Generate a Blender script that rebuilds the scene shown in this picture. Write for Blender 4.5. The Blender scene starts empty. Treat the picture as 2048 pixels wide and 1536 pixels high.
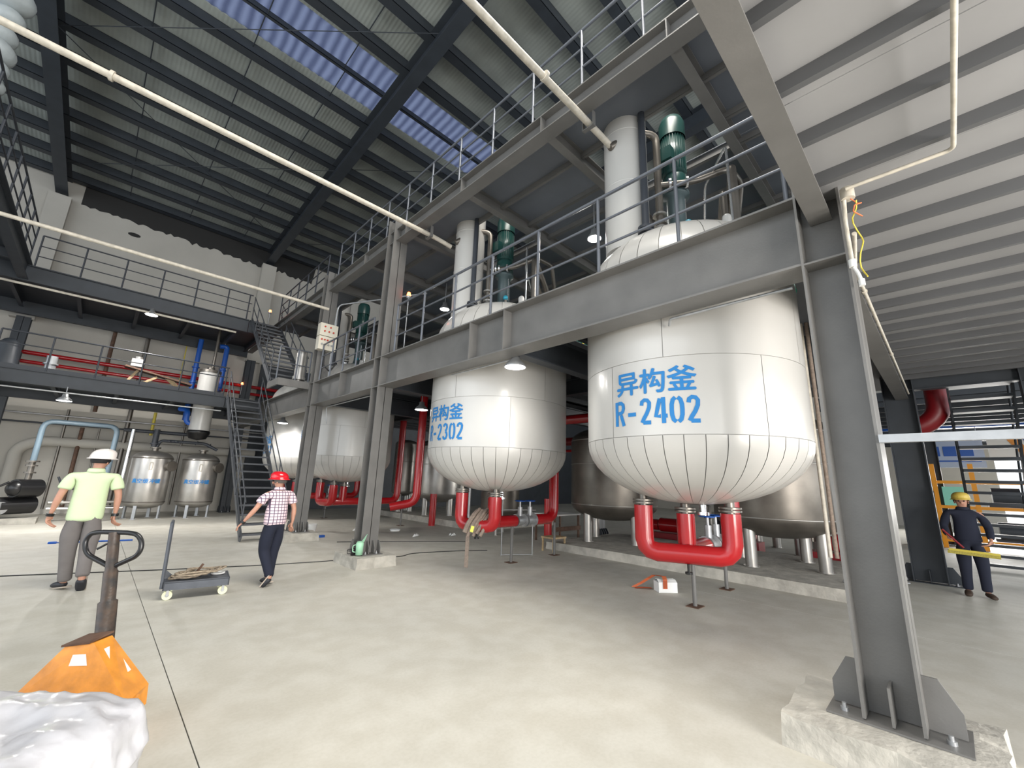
import bpy, bmesh, math, random
from mathutils import Vector, Matrix
random.seed(7)
PI = math.pi
S = bpy.context.scene
COL = S.collection

# ------------------------------------------------------------------ camera, world, light, exposure
YAW, PITCH, ROLL, FPX, CAMH = .7687, .2279, .0344, 835.44, 1.65
_f = Vector((math.sin(YAW)*math.cos(PITCH), math.cos(YAW)*math.cos(PITCH), math.sin(PITCH)))
_r = Vector((math.cos(YAW), -math.sin(YAW), 0)); _u = _r.cross(_f)
_c, _s = math.cos(ROLL), math.sin(ROLL)
_r2 = _c*_r + _s*_u; _u2 = -_s*_r + _c*_u
cam = bpy.data.objects.new('camera', bpy.data.cameras.new('camera'))
COL.objects.link(cam)
cam.matrix_world = Matrix(((_r2.x, _u2.x, -_f.x, 0), (_r2.y, _u2.y, -_f.y, 0), (_r2.z, _u2.z, -_f.z, CAMH), (0, 0, 0, 1)))
cam.data.sensor_width = 36; cam.data.lens = FPX/2048*36; cam.data.clip_start = .05; cam.data.clip_end = 200
S.camera = cam
S.view_settings.view_transform = 'Standard'
try: S.view_settings.look = 'None'
except Exception: pass
S.view_settings.gamma = 1; S.view_settings.use_curve_mapping = False
S.view_settings.exposure = 1.1
S.cycles.use_denoising = True
S.cycles.max_bounces = 6; S.cycles.diffuse_bounces = 3; S.cycles.use_adaptive_sampling = True; S.cycles.adaptive_threshold = .025
S.cycles.sample_clamp_indirect = 6
W = bpy.data.worlds.new('sky'); S.world = W; W.use_nodes = True
bg = W.node_tree.nodes['Background']; bg.inputs[0].default_value = (.86, .93, 1.0, 1); bg.inputs[1].default_value = 1.0

def light(name, kind, loc, power, color=(1, 1, 1), size=.3, rot=None, sizey=None):
    d = bpy.data.lights.new(name, kind); d.energy = power; d.color = color
    if kind == 'AREA':
        d.size = size
        if sizey: d.shape = 'RECTANGLE'; d.size_y = sizey
    else: d.shadow_soft_size = size
    o = bpy.data.objects.new(name, d); o.location = loc
    if rot: o.rotation_euler = rot
    COL.objects.link(o); return o
# daylight through the tall open gates of the hall (behind and left of the viewer), plus two added fill lights
light('gate_daylight', 'AREA', (2, -11.5, 3.4), 420, (1, .945, .87), 16, (math.radians(84), 0, 0), 5.5)
light('overhead_fill', 'AREA', (2.6, 1.2, 12.0), 620, (1, .955, .88), 6, (0, 0, 0), 3.2)  # added overhead fill below the closed roof, brightens the floor
light('deck_uplight_fill', 'AREA', (1.2, -5.6, 1.4), 360, (1, .95, .89), 4.5, (math.radians(112), 0, 0), 2.4)  # added low uplight that brightens the underside of the ceiling deck
light('side_gate_daylight', 'AREA', (-11, 6, 4.0), 120, (.93, .97, 1), 12, (0, math.radians(-80), 0), 6)
light('far_gate_daylight', 'AREA', (29, -2.5, 3.0), 900, (1, .98, .94), 5, (0, math.radians(88), 0), 5)

# ------------------------------------------------------------------ materials
def mat(name, col, rough=.5, metal=0., noise=0., nscale=6., bump=0., bscale=40., emit=None, estr=0., spec=.5, coat=0., col2=None):
    m = bpy.data.materials.new(name); m.use_nodes = True
    nt = m.node_tree; b = nt.nodes['Principled BSDF']
    b.inputs['Base Color'].default_value = (*col, 1); b.inputs['Roughness'].default_value = rough
    b.inputs['Metallic'].default_value = metal
    b.inputs['Specular IOR Level'].default_value = spec
    if coat: b.inputs['Coat Weight'].default_value = coat; b.inputs['Coat Roughness'].default_value = .1
    if emit: b.inputs['Emission Color'].default_value = (*emit, 1); b.inputs['Emission Strength'].default_value = estr
    if noise or bump or col2:
        tc = nt.nodes.new('ShaderNodeTexCoord')
        if noise or col2:
            n = nt.nodes.new('ShaderNodeTexNoise'); n.inputs['Scale'].default_value = nscale; n.inputs['Detail'].default_value = 5
            nt.links.new(tc.outputs['Object'], n.inputs['Vector'])
            r = nt.nodes.new('ShaderNodeValToRGB'); r.color_ramp.elements[0].position = .35; r.color_ramp.elements[1].position = .68
            c2 = col2 or tuple(c*(1-noise) for c in col)
            r.color_ramp.elements[0].color = (*c2, 1); r.color_ramp.elements[1].color = (*col, 1)
            nt.links.new(n.outputs['Fac'], r.inputs['Fac']); nt.links.new(r.outputs['Color'], b.inputs['Base Color'])
        if bump:
            n2 = nt.nodes.new('ShaderNodeTexNoise'); n2.inputs['Scale'].default_value = bscale; n2.inputs['Detail'].default_value = 4
            nt.links.new(tc.outputs['Object'], n2.inputs['Vector'])
            bp = nt.nodes.new('ShaderNodeBump'); bp.inputs['Strength'].default_value = bump; bp.inputs['Distance'].default_value = .02
            nt.links.new(n2.outputs['Fac'], bp.inputs['Height']); nt.links.new(bp.outputs['Normal'], b.inputs['Normal'])
    return m
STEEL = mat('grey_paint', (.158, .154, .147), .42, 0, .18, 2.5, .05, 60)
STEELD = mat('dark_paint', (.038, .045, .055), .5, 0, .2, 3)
DECK = mat('deck_plate_paint', (.33, .33, .335), .5, 0, .16, .9)
DECKU = mat('upper_deck_paint', (.15, .165, .19), .5, 0, .2, .9)
JOISTM = mat('joist_paint', (.105, .107, .112), .5, 0, .16, .9)
RAIL = mat('rail_paint', (.12, .13, .15), .38, .3)
RAILD = mat('rail_dark_paint', (.035, .04, .05), .5)
CLAD = mat('white_cladding', (.56, .545, .515), .3, .05, .05, 1.5, .03, 3, coat=.25)
CLADS = mat('cladding_seam', (.35, .34, .32), .5)
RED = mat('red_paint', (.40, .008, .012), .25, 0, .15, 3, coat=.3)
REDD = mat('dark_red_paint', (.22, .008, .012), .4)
BLUE = mat('blue_paint', (.01, .09, .42), .35)
BLUETXT = mat('blue_stencil', (.010, .19, .50), .5)
SS = mat('stainless', (.50, .48, .45), .33, .8, .25, 2.0)
SSD = mat('stained_stainless', (.22, .20, .175), .38, .75, .35, 2.2)
CHROME = mat('bright_steel', (.7, .7, .7), .22, .9)
PIPEW = mat('cream_pipe_paint', (.62, .57, .48), .5, 0, .25, 14)
GALV = mat('galvanised', (.45, .46, .47), .4, .6, .2, 8)
GREEN = mat('dark_green_enamel', (.012, .05, .045), .3)
GREENL = mat('green_enamel', (.02, .16, .10), .3)
YEL = mat('yellow_paint', (.62, .50, .06), .45)
BLK = mat('black_enamel', (.012, .012, .013), .3)
BRN = mat('rusty_steel', (.16, .09, .06), .7, .2, .4, 12)
CONC = mat('rough_concrete', (.50, .475, .42), .9, 0, .3, 5, .5, 18)
WOOD = mat('pale_wood', (.50, .36, .2), .7, 0, .3, 10)
LAMPM = mat('lit_diffuser', (1, 1, 1), .5, emit=(1, .97, .92), estr=14)
REDL = mat('warning_light', (1, .1, .03), .4, emit=(1, .13, .03), estr=9)
ORANGE = mat('orange_paint', (.78, .30, .035), .42, 0, .3, 9, .1, 30)
TYRE = mat('pale_wheel', (.78, .78, .52), .5)
SACK = mat('white_sack_plastic', (.50, .50, .53), .30, 0, .06, 6, .35, 9, coat=.4)
ROPE = mat('tan_rope', (.42, .34, .25), .95, 0, .4, 40)
STRAP = mat('tan_webbing', (.30, .235, .19), .9, 0, .3, 30)
SKIN = mat('skin', (.52, .27, .185), .55, 0, .15, 9)
ORSTR = mat('orange_strap', (.65, .16, .06), .7)
PAPER = mat('white_card', (.75, .75, .73), .7)
PANELM = mat('panel_enamel', (.66, .62, .52), .4)
BUTR = mat('red_button', (.5, .04, .02), .4)
FROST = mat('frosted_wrap', (.40, .44, .45), .45, 0, .1, 8, .4, 12)

def floor_mat():
    m = mat('screeded_concrete_floor', (.56, .53, .46), .62); nt = m.node_tree; b = nt.nodes['Principled BSDF']
    tc = nt.nodes.new('ShaderNodeTexCoord')
    def noise(sc, det, lo, hi, c0, c1):
        n = nt.nodes.new('ShaderNodeTexNoise'); n.inputs['Scale'].default_value = sc; n.inputs['Detail'].default_value = det
        nt.links.new(tc.outputs['Object'], n.inputs['Vector'])
        r = nt.nodes.new('ShaderNodeValToRGB'); r.color_ramp.elements[0].position = lo; r.color_ramp.elements[1].position = hi
        r.color_ramp.elements[0].color = (*c0, 1); r.color_ramp.elements[1].color = (*c1, 1)
        nt.links.new(n.outputs['Fac'], r.inputs['Fac']); return r.outputs['Color']
    a = noise(.35, 4, .35, .7, (.50, .485, .435), (.60, .575, .51))
    s = noise(3.2, 8, .40, .62, (.90, .89, .87), (1, 1, 1))
    f = noise(38, 3, .35, .6, (.95, .95, .94), (1, 1, 1))
    def mul(x, y):
        k = nt.nodes.new('ShaderNodeMix'); k.data_type = 'RGBA'; k.blend_type = 'MULTIPLY'; k.inputs[0].default_value = 1
        nt.links.new(x, k.inputs[6]); nt.links.new(y, k.inputs[7]); return k.outputs[2]
    nt.links.new(mul(mul(a, s), f), b.inputs['Base Color'])
    return m
FLOOR = floor_mat()
def ribbed(name, col, rough, scale, axis='X', dark=.75, trans=0):
    m = mat(name, col, rough); nt = m.node_tree; b = nt.nodes['Principled BSDF']
    tc = nt.nodes.new('ShaderNodeTexCoord'); w = nt.nodes.new('ShaderNodeTexWave'); w.bands_direction = axis
    w.inputs['Scale'].default_value = scale; w.inputs['Distortion'].default_value = 0
    nt.links.new(tc.outputs['Object'], w.inputs['Vector'])
    n = nt.nodes.new('ShaderNodeTexNoise'); n.inputs['Scale'].default_value = .8; n.inputs['Detail'].default_value = 4
    nt.links.new(tc.outputs['Object'], n.inputs['Vector'])
    r = nt.nodes.new('ShaderNodeValToRGB'); r.color_ramp.elements[0].color = (*[c*dark for c in col], 1); r.color_ramp.elements[1].color = (*col, 1)
    r.color_ramp.elements[0].position = .3; r.color_ramp.elements[1].position = .7
    nt.links.new(n.outputs['Fac'], r.inputs['Fac']); nt.links.new(r.outputs['Color'], b.inputs['Base Color'])
    bp = nt.nodes.new('ShaderNodeBump'); bp.inputs['Strength'].default_value = .18; bp.inputs['Distance'].default_value = .03
    nt.links.new(w.outputs['Fac'], bp.inputs['Height']); nt.links.new(bp.outputs['Normal'], b.inputs['Normal'])
    if trans:
        b.inputs['Transmission Weight'].default_value = trans
    return m
ROOFM = ribbed('roof_sheet', (.40, .43, .40), .6, 3.2, 'X', .6)
SKYM = bpy.data.materials.new('translucent_rooflight'); SKYM.use_nodes = True
_nt = SKYM.node_tree; _nt.nodes.clear()
_o = _nt.nodes.new('ShaderNodeOutputMaterial'); _t = _nt.nodes.new('ShaderNodeBsdfTranslucent'); _d = _nt.nodes.new('ShaderNodeBsdfDiffuse')
_mx = _nt.nodes.new('ShaderNodeMixShader'); _mx.inputs[0].default_value = .3
_wv = _nt.nodes.new('ShaderNodeTexWave'); _wv.inputs['Scale'].default_value = 1.2; _wv.inputs['Distortion'].default_value = 1.5; _wv.inputs['Detail'].default_value = 3
_tc = _nt.nodes.new('ShaderNodeTexCoord'); _nt.links.new(_tc.outputs['Object'], _wv.inputs['Vector'])
_rp = _nt.nodes.new('ShaderNodeValToRGB'); _rp.color_ramp.elements[0].color = (.06, .07, .12, 1); _rp.color_ramp.elements[1].color = (.14, .16, .24, 1)
_nt.links.new(_wv.outputs['Fac'], _rp.inputs['Fac']); _nt.links.new(_rp.outputs['Color'], _t.inputs['Color'])
_d.inputs['Color'].default_value = (.07, .09, .14, 1)
_nt.links.new(_t.outputs[0], _mx.inputs[1]); _nt.links.new(_d.outputs[0], _mx.inputs[2]); _nt.links.new(_mx.outputs[0], _o.inputs['Surface'])
def plaid():
    m = mat('pink_plaid_cotton', (.8, .6, .64), .85); nt = m.node_tree; b = nt.nodes['Principled BSDF']
    tc = nt.nodes.new('ShaderNodeTexCoord'); sp = nt.nodes.new('ShaderNodeSeparateXYZ'); nt.links.new(tc.outputs['Object'], sp.inputs[0])
    outs = []
    for ax, per in (('X', .045), ('Z', .045)):
        q = nt.nodes.new('ShaderNodeMath'); q.operation = 'PINGPONG'; q.inputs[1].default_value = per/2
        nt.links.new(sp.outputs[ax], q.inputs[0])
        g = nt.nodes.new('ShaderNodeMath'); g.operation = 'LESS_THAN'; g.inputs[1].default_value = .0045
        nt.links.new(q.outputs[0], g.inputs[0]); outs.append(g.outputs[0])
    mx = nt.nodes.new('ShaderNodeMath'); mx.operation = 'MAXIMUM'; nt.links.new(outs[0], mx.inputs[0]); nt.links.new(outs[1], mx.inputs[1])
    k = nt.nodes.new('ShaderNodeMix'); k.data_type = 'RGBA'; nt.links.new(mx.outputs[0], k.inputs[0])
    k.inputs[6].default_value = (.80, .62, .66, 1); k.inputs[7].default_value = (.10, .07, .12, 1)
    nt.links.new(k.outputs[2], b.inputs['Base Color']); return m
PLAID = plaid()

# ------------------------------------------------------------------ geometry helpers
WO = {}
def origin(o): return WO.get(o.name, Vector((0, 0, 0))) if o else Vector((0, 0, 0))
class MB:
    def __init__(s): s.v = []; s.f = []; s.sm = []
    def add(s, vs, fs, smooth=False):
        n = len(s.v); s.v += [Vector(v) for v in vs]; s.f += [[i+n for i in f] for f in fs]; s.sm += [smooth]*len(fs); return s
    def hexa(s, p): return s.add(p, [(0, 3, 2, 1), (4, 5, 6, 7), (0, 1, 5, 4), (1, 2, 6, 5), (2, 3, 7, 6), (3, 0, 4, 7)])
    def box(s, x0, x1, y0, y1, z0, z1):
        return s.hexa([(x0, y0, z0), (x1, y0, z0), (x1, y1, z0), (x0, y1, z0), (x0, y0, z1), (x1, y0, z1), (x1, y1, z1), (x0, y1, z1)])
    def bar(s, a, b, w, h, up=(0, 0, 1)):     # rectangular bar from a to b, width w, height h along up
        a, b = Vector(a), Vector(b); d = (b-a).normalized(); up = Vector(up)
        if abs(d.dot(up)) > .98: up = Vector((0, 1, 0))
        sd = d.cross(up).normalized(); u = sd.cross(d).normalized(); p = []
        for q in (a, b):
            for x, y in ((-1, -1), (1, -1), (1, 1), (-1, 1)): p.append(q+sd*x*w/2+u*y*h/2)
        return s.hexa(p)
    def ibeam(s, a, b, w, h, tf=.02, tw=.014, up=(0, 0, 1)):
        a, b = Vector(a), Vector(b); d = (b-a).normalized(); up = Vector(up)
        sd = d.cross(up).normalized(); u = sd.cross(d).normalized()
        s.bar(a+u*(h-tf)/2, b+u*(h-tf)/2, w, tf, up); s.bar(a-u*(h-tf)/2, b-u*(h-tf)/2, w, tf, up); s.bar(a, b, tw, h-2*tf, up)
        return s
    def ring(s, c, d, r, n, ref=None):
        d = Vector(d).normalized()
        if ref is None: ref = d.cross(Vector((0, 0, 1)) if abs(d.z) < .9 else Vector((1, 0, 0)))
        x = (Vector(ref)-d*d.dot(ref)).normalized(); y = x.cross(d).normalized()
        return [Vector(c)+x*r*math.cos(2*PI*i/n)+y*r*math.sin(2*PI*i/n) for i in range(n)], x
    def tube(s, pts, r, n=12, cap=True):
        pts = [Vector(p) for p in pts]; rs = r if isinstance(r, (list, tuple)) else [r]*len(pts)
        rings = []; ref = None
        for i, p in enumerate(pts):
            if i == 0: d = pts[1]-p
            elif i == len(pts)-1: d = p-pts[i-1]
            else: d = (pts[i+1]-p).normalized()+(p-pts[i-1]).normalized()
            if d.length < 1e-7: d = pts[i]-pts[i-1]
            if ref is not None and abs(d.normalized().dot(ref)) > .99: ref = None
            R, ref = s.ring(p, d, rs[i], n, ref); rings.append(R)
        vs = [v for R in rings for v in R]; fs = []
        for k in range(len(rings)-1):
            for i in range(n):
                j = (i+1) % n; fs.append((k*n+i, k*n+j, (k+1)*n+j, (k+1)*n+i))
        s.add(vs, fs, True)
        if cap:
            m = len(vs); s.add(rings[0], [tuple(range(n))[::-1]]); s.add(rings[-1], [tuple(range(n))])
        return s
    def path(s, pts, r, n=12, bend=None, seg=5):    # tube with rounded corners
        pts = [Vector(p) for p in pts]; bend = bend or r*2.2; out = [pts[0]]
        for i in range(1, len(pts)-1):
            a = (pts[i-1]-pts[i]); b = (pts[i+1]-pts[i]); l = min(bend, a.length*.48, b.length*.48)
            A = pts[i]+a.normalized()*l; B = pts[i]+b.normalized()*l
            for k in range(seg+1):
                t = k/seg; out.append(A*(1-t)**2+pts[i]*2*t*(1-t)+B*t*t)
        out.append(pts[-1]); return s.tube(out, r, n)
    def cyl(s, c, r, z0, z1, n=24, r2=None):
        return s.tube([(c[0], c[1], z0), (c[0], c[1], z1)], [r, r2 if r2 is not None else r], n)
    def lathe(s, c, prof, n=32, a0=0, a1=2*PI, smooth=True):
        full = abs(a1-a0-2*PI) < 1e-6; m = n if full else n+1; vs = []
        for r, z in prof:
            for i in range(m):
                a = a0+(a1-a0)*i/n; vs.append((c[0]+r*math.cos(a), c[1]+r*math.sin(a), c[2]+z))
        fs = []
        for k in range(len(prof)-1):
            for i in range(n):
                j = (i+1) % m; fs.append((k*m+i, k*m+j, (k+1)*m+j, (k+1)*m+i))
        return s.add(vs, fs, smooth)
    def prism(s, poly, ext):      # polygon of 3-D points extruded by vector
        n = len(poly); e = Vector(ext); a = [Vector(p) for p in poly]; b = [p+e for p in a]
        return s.add(a+b, [tuple(range(n))[::-1], tuple(range(n, 2*n))]+[(i, (i+1) % n, (i+1) % n+n, i+n) for i in range(n)])
    def ball(s, c, r, n=12, m=8, sc=(1, 1, 1)):
        vs = []; fs = []
        for k in range(m+1):
            t = PI*k/m
            for i in range(n): a = 2*PI*i/n; vs.append((c[0]+r*sc[0]*math.sin(t)*math.cos(a), c[1]+r*sc[1]*math.sin(t)*math.sin(a), c[2]+r*sc[2]*math.cos(t)))
        for k in range(m):
            for i in range(n): j = (i+1) % n; fs.append((k*n+i, (k+1)*n+i, (k+1)*n+j, k*n+j))
        return s.add(vs, fs, True)
    def mesh(s, name, off=Vector((0, 0, 0))):
        me = bpy.data.meshes.new(name); me.from_pydata([tuple(v-off) for v in s.v], [], s.f)
        me.polygons.foreach_set('use_smooth', s.sm)
        bm = bmesh.new(); bm.from_mesh(me); bmesh.ops.recalc_face_normals(bm, faces=bm.faces); bm.to_mesh(me); bm.free()
        return me
def link(name, me, m, parent=None, loc=None, rot=None):
    o = bpy.data.objects.new(name, me)
    if m and me is not None and not me.materials: me.materials.append(m)
    COL.objects.link(o)
    if parent: o.parent = parent
    if loc is not None: o.location = loc
    if rot is not None: o.rotation_euler = rot
    return o
def part(name, mb, m, parent, label=None):      # mb in world coordinates
    off = origin(parent); me = mb.mesh(name, off); o = link(name, me, m, parent)
    WO[o.name] = off.copy()
    if label: o['label'] = label
    return o
def tag(o, label, cat, group=None, kind=None):
    if label: o['label'] = label
    if cat: o['category'] = cat
    if group: o['group'] = group
    if kind: o['kind'] = kind
    return o
def thing(name, label, cat, loc=(0, 0, 0), group=None, rotz=0):
    o = bpy.data.objects.new(name, None); COL.objects.link(o); o.location = loc; o.rotation_euler = (0, 0, rotz); o.empty_display_size = .1
    WO[o.name] = Vector(loc); return tag(o, label, cat, group)
def solo(name, mb, m, label, cat, group=None, base=None):    # thing that is one mesh
    b = base
    if b is None:
        xs = [v.x for v in mb.v]; ys = [v.y for v in mb.v]; zs = [v.z for v in mb.v]; b = ((min(xs)+max(xs))/2, (min(ys)+max(ys))/2, min(zs))
    b = Vector(b); o = link(name, mb.mesh(name, b), m, None, b); WO[o.name] = b.copy()
    return tag(o, label, cat, group)
def struct(name, mb, m, parent=None):
    o = link(name, mb.mesh(name), m, parent)
    if not parent: o['kind'] = 'structure'
    return o
def dup(root, loc, label=None, rotz=None):
    r = root.copy(); COL.objects.link(r); r.location = loc
    if rotz is not None: r.rotation_euler = (0, 0, rotz)
    if label: r['label'] = label
    WO[r.name] = Vector(loc)
    for ch in root.children:
        c = ch.copy(); COL.objects.link(c); c.parent = r
        for g in ch.children:
            d = g.copy(); COL.objects.link(d); d.parent = c
    return r

# ------------------------------------------------------------------ the hall: floor, walls, roof
XA = 4.045           # web plane of the front row of columns
Y1, Y2, Y3 = .455, 8.137, 12.008
ZT, ZB = 4.12, 3.469
fl = MB()
xs = [-14, .735, .742, 7.4, 7.406, 14.4, 14.406, 33]; ys = [-14, -7.5, -7.494, 33]
for i in range(0, len(xs), 2):
    for j in range(0, len(ys), 2): fl.box(xs[i], xs[i+1], ys[j], ys[j+1], -.3, 0)
o = struct('floor', fl, FLOOR)
jm = MB(); jm.box(-14, 33, -14, 33, -.32, -.012); struct('trim_1', jm, STEELD)
WALLM = mat('white_plaster', (.50, .475, .425), .85, 0, .12, .7, .1, 20)
wb = MB(); wb.box(-14, 33, 22, 22.3, 0, 12.5); wall = struct('wall_back', wb, WALLM)
for x in (-9.82, -2.74, 4.34, 11.42, 18.5):
    p = MB(); p.box(x-.3, x+.3, 21.72, 21.998, 6.6, 11.5); part('pilaster', p, WALLM, wall)
# torn edge of plaster along the eave, with the roof shadow above painted dark
DIRT_SHADE = mat('torn_render_shade', (.028, .027, .026), .95)
t = MB(); pts = []; x = -2.2
while x < 6.5:
    pts.append((x, 21.985, 11.55-.02-random.random()*.12*(1 if x < .8 else 2.0))); x += .13
t.prism([(-2.2, 21.985, 12.3)]+pts+[(6.5, 21.985, 12.3)], (0, .014, 0)); part('torn_render_shade', t, DIRT_SHADE, wall)
t = MB(); t.ball((-.55, 21.99, 10.95), .2, 12, 6, (1, .05, .42)); part('stain', t, DIRT_SHADE, wall)
dp = MB(); dp.box(4.75, 31.9, 21.86, 21.99, 0, 6.6); struct('shade_panel', dp, STEELD)  # added dark panel, its colour stands for the unlit space under the platforms
wf = MB()
for y0, y1 in ((-14, -2.75), (-1.72, 33)): wf.box(32, 32.3, y0, y1, 0, 12)
wf.box(32, 32.3, -2.75, -1.72, 5.6, 12); struct('wall_right', wf, WALLM)
# roof: rises gently towards the ridge at Y=1
SL = .047
def rz(y): return 12.52+SL*(22-y) if y >= 1 else 12.52+SL*21-SL*(1-y)
roofp = []
RFS = [(22.3, 11.32), (9.62, 8.3), (8.3, 1), (1, -14)]
c = MB()
for ya, yb in ((22.3, 11.3), (9.66, 1), (1, -14)):
    c.hexa([(-14, yb, rz(yb)), (33, yb, rz(yb)), (33, ya, rz(ya)), (-14, ya, rz(ya)), (-14, yb, rz(yb)+.05), (33, yb, rz(yb)+.05), (33, ya, rz(ya)+.05), (-14, ya, rz(ya)+.05)])
ceil = struct('ceiling', c, ROOFM)
x = -13.9; 
while x < 32.5:          # rooflight sheets, one by one
    p = MB(); n = 10; w = 1.0
    for i in range(n):
        a = x+w*i/n; b = x+w*(i+1)/n; e = (0, .03) if i % 2 else (.03, 0)
        p.add([(a, 9.66, rz(9.66)+e[0]), (b, 9.66, rz(9.66)+e[1]), (b, 11.3, rz(11.3)+e[1]), (a, 11.3, rz(11.3)+e[0])], [(0, 1, 2, 3)])
    part('rooflight_sheet', p, SKYM, ceil); x += 1.0
yy = 21.75; k = 0
while yy > -13:
    p = MB(); z = rz(yy)-.004
    narrow = abs(yy-10.45) < .4
    h, w = (.30, .27) if not narrow else (.16, .09)
    p.box(-14, 33, yy-w/2, yy+w/2, z-h, z-h+.012); p.box(-14, 33, yy-w/2, yy-w/2+.012, z-h, z); p.box(-14, 33, yy-w/2, yy+w/2, z-.012, z)
    part('purlin', p, STEELD, ceil)
    if yy > 3:
        for xc in [-1.0, 1.05, 3.0] if k % 2 else [-.95, 1.0, 3.05]:
            q = MB(); q.tube([(xc, yy, z-.13), (xc+.02, yy-1.25, rz(yy-1.25)-.13)], .014, 6); part('sag_rod', q, STEELD, ceil)
    yy -= 1.255; k += 1
RX = (-9.82, -2.74, 4.34, 11.42, 18.5, 25.6)
for i, x in enumerate(RX):
    for ya, yb in ((22, 1), (1, -13)):
        p = MB(); h = .62
        p.ibeam((x, ya, rz(ya)-.27-h/2), (x, yb, rz(yb)-.27-h/2), .34, h, .025, .016)
        part('rafter', p, STEELD, ceil)
for x0, x1, y0, y1 in ((-2.7, 4.3, 20.5, 14.2), (-2.7, 4.3, 14.2, 20.5), (-2.7, 4.3, 14.2, 7.6), (4.4, 11.4, 20.5, 14.2), (4.4, 11.4, 14, 7.6)):
    q = MB(); q.tube([(x0, y0, rz(y0)-.4), (x1, y1, rz(y1)-.4)], .012, 6); part('brace_rod', q, STEELD, ceil)

# ------------------------------------------------------------------ steel columns
def fins(root, x, y, w, d, z, m, hh=.3, full=True):
    # stiffening fins round the foot of an I column (flanges face +-Y)
    for s in (1, -1):
        yf = y+s*d/2
        for dx in ((-w/2, -w/6, w/6, w/2) if not full else (0,)):
            L = .13 if not full else .17
            g = MB(); g.prism([(x+dx-.007, yf, z), (x+dx-.007, yf+s*L, z), (x+dx-.007, yf+s*L, z+hh*.45), (x+dx-.007, yf+s*L*.45, z+hh), (x+dx-.007, yf, z+hh)], (.014, 0, 0))
            part('gusset', g, m, root)
def column(x, y, zt, label, m=STEEL, w=.342, d=.308, plinth=None, z0=0., big=False, group=None, stiff=()):
    r = thing('steel_column', label, 'column', (x, y, z0), group)
    b = MB()
    b.box(x-w/2, x+w/2, y-d/2, y-d/2+.018, z0+.02, zt); b.box(x-w/2, x+w/2, y+d/2-.018, y+d/2, z0+.02, zt); b.box(x-.006, x+.006, y-d/2, y+d/2, z0+.02, zt)
    part('shaft', b, m, r)
    b = MB(); b.box(x-w/2-.03, x+w/2+.03, y-d/2-.19, y+d/2+.19, z0, z0+.012); part('base_plate', b, m, r)
    fins(r, x, y, w, d, z0+.02, m, .30 if big else .22, big)
    g = MB(); g.box(x-w/2, x-.006, y-.007, y+.007, z0+.02, z0+.24); part('web_stiffener', g, m, r)
    g = MB(); g.box(x+.006, x+w/2, y-.007, y+.007, z0+.02, z0+.24); part('web_stiffener', g, m, r)
    for sz in stiff:
        for sx in (-1, 1):
            g = MB(); g.box(min(x+sx*.006, x+sx*w/2), max(x+sx*.006, x+sx*w/2), y-d/2+.018, y+d/2-.018, sz-.008, sz+.008); part('stiffener', g, m, r)
    for sx in (-1, 1):
        for sy in (-1, 1):
            bx, by = x+sx*(w/2-.06), y+sy*(d/2+.1)
            g = MB(); g.cyl((bx, by), .013, z0+.01, z0+.06, 8); g.cyl((bx, by), .024, z0+.012, z0+.034, 6); part('anchor_bolt', g, GALV, r)
    return r
def plinth(x0, x1, y0, y1, z, label, rough=.012, group=None):
    p = MB(); N = 9; random.seed(int(x0*100+y0*10)); vs = []; 
    def J(a): return a+random.uniform(-rough, rough)
    gx = [x0+(x1-x0)*i/N for i in range(N+1)]; gy = [y0+(y1-y0)*i/N for i in range(N+1)]
    top = {}
    for i, a in enumerate(gx):
        for j, b in enumerate(gy):
            e = i in (0, N) or j in (0, N); top[i, j] = len(vs); vs.append((J(a) if e else a, J(b) if e else b, z-(abs(random.gauss(0, rough*.8)) if e else random.random()*.004)))
    fs = [(top[i, j], top[i+1, j], top[i+1, j+1], top[i, j+1]) for i in range(N) for j in range(N)]
    per = [(i, 0) for i in range(N)]+[(N, j) for j in range(N)]+[(i, N) for i in range(N, 0, -1)]+[(0, j) for j in range(N, 0, -1)]
    mid = []; low = []
    for (i, j) in per:
        a, b, _ = vs[top[i, j]]; cx, cy = (x0+x1)/2, (y0+y1)/2
        mid.append(len(vs)); vs.append((J(a), J(b), z*.5)); low.append(len(vs)); vs.append((a+(.01 if a > cx else -.01), b+(.01 if b > cy else -.01), 0))
    n = len(per)
    for k in range(n):
        q = (k+1) % n; fs += [(top[per[k]], top[per[q]], mid[q], mid[k]), (mid[k], mid[q], low[q], low[k])]
    p.add(vs, fs); random.seed(7)
    return solo('concrete_plinth', p, CONC, label, 'plinth', group)
plinth(3.60, 4.5, -.03, 1.02, .2, 'rough concrete plinth under the big grey column at the right')
plinth(3.66, 4.44, 7.62, 8.62, .2, 'pale concrete plinth with a black mug on it, under the middle column')
plinth(3.60, 4.44, 11.52, 12.5, .2, 'low concrete plinth under the third column, behind the man in red helmet')
c1 = column(XA, Y1, 7.15, 'nearest and largest grey steel column at the right, web facing the viewer', big=True, z0=.2, stiff=(ZB, ZT-.01))
c2 = column(XA, Y2, 7.45, 'grey steel column with a green jug at its foot, in mid picture', z0=.2, stiff=(ZB, ZT-.01))
c3 = column(XA, Y3, 7.45, 'grey steel column that carries the control box, right of the stair', z0=.2, stiff=(ZB, ZT-.01))
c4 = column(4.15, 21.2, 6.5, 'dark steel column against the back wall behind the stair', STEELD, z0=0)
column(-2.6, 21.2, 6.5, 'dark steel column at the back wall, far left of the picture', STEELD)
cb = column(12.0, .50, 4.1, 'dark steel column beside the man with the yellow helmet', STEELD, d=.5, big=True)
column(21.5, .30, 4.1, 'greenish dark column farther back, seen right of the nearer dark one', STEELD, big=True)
column(12.2, 8.3, 4.1, 'dark column standing between the two stained steel tanks', STEELD)
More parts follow.
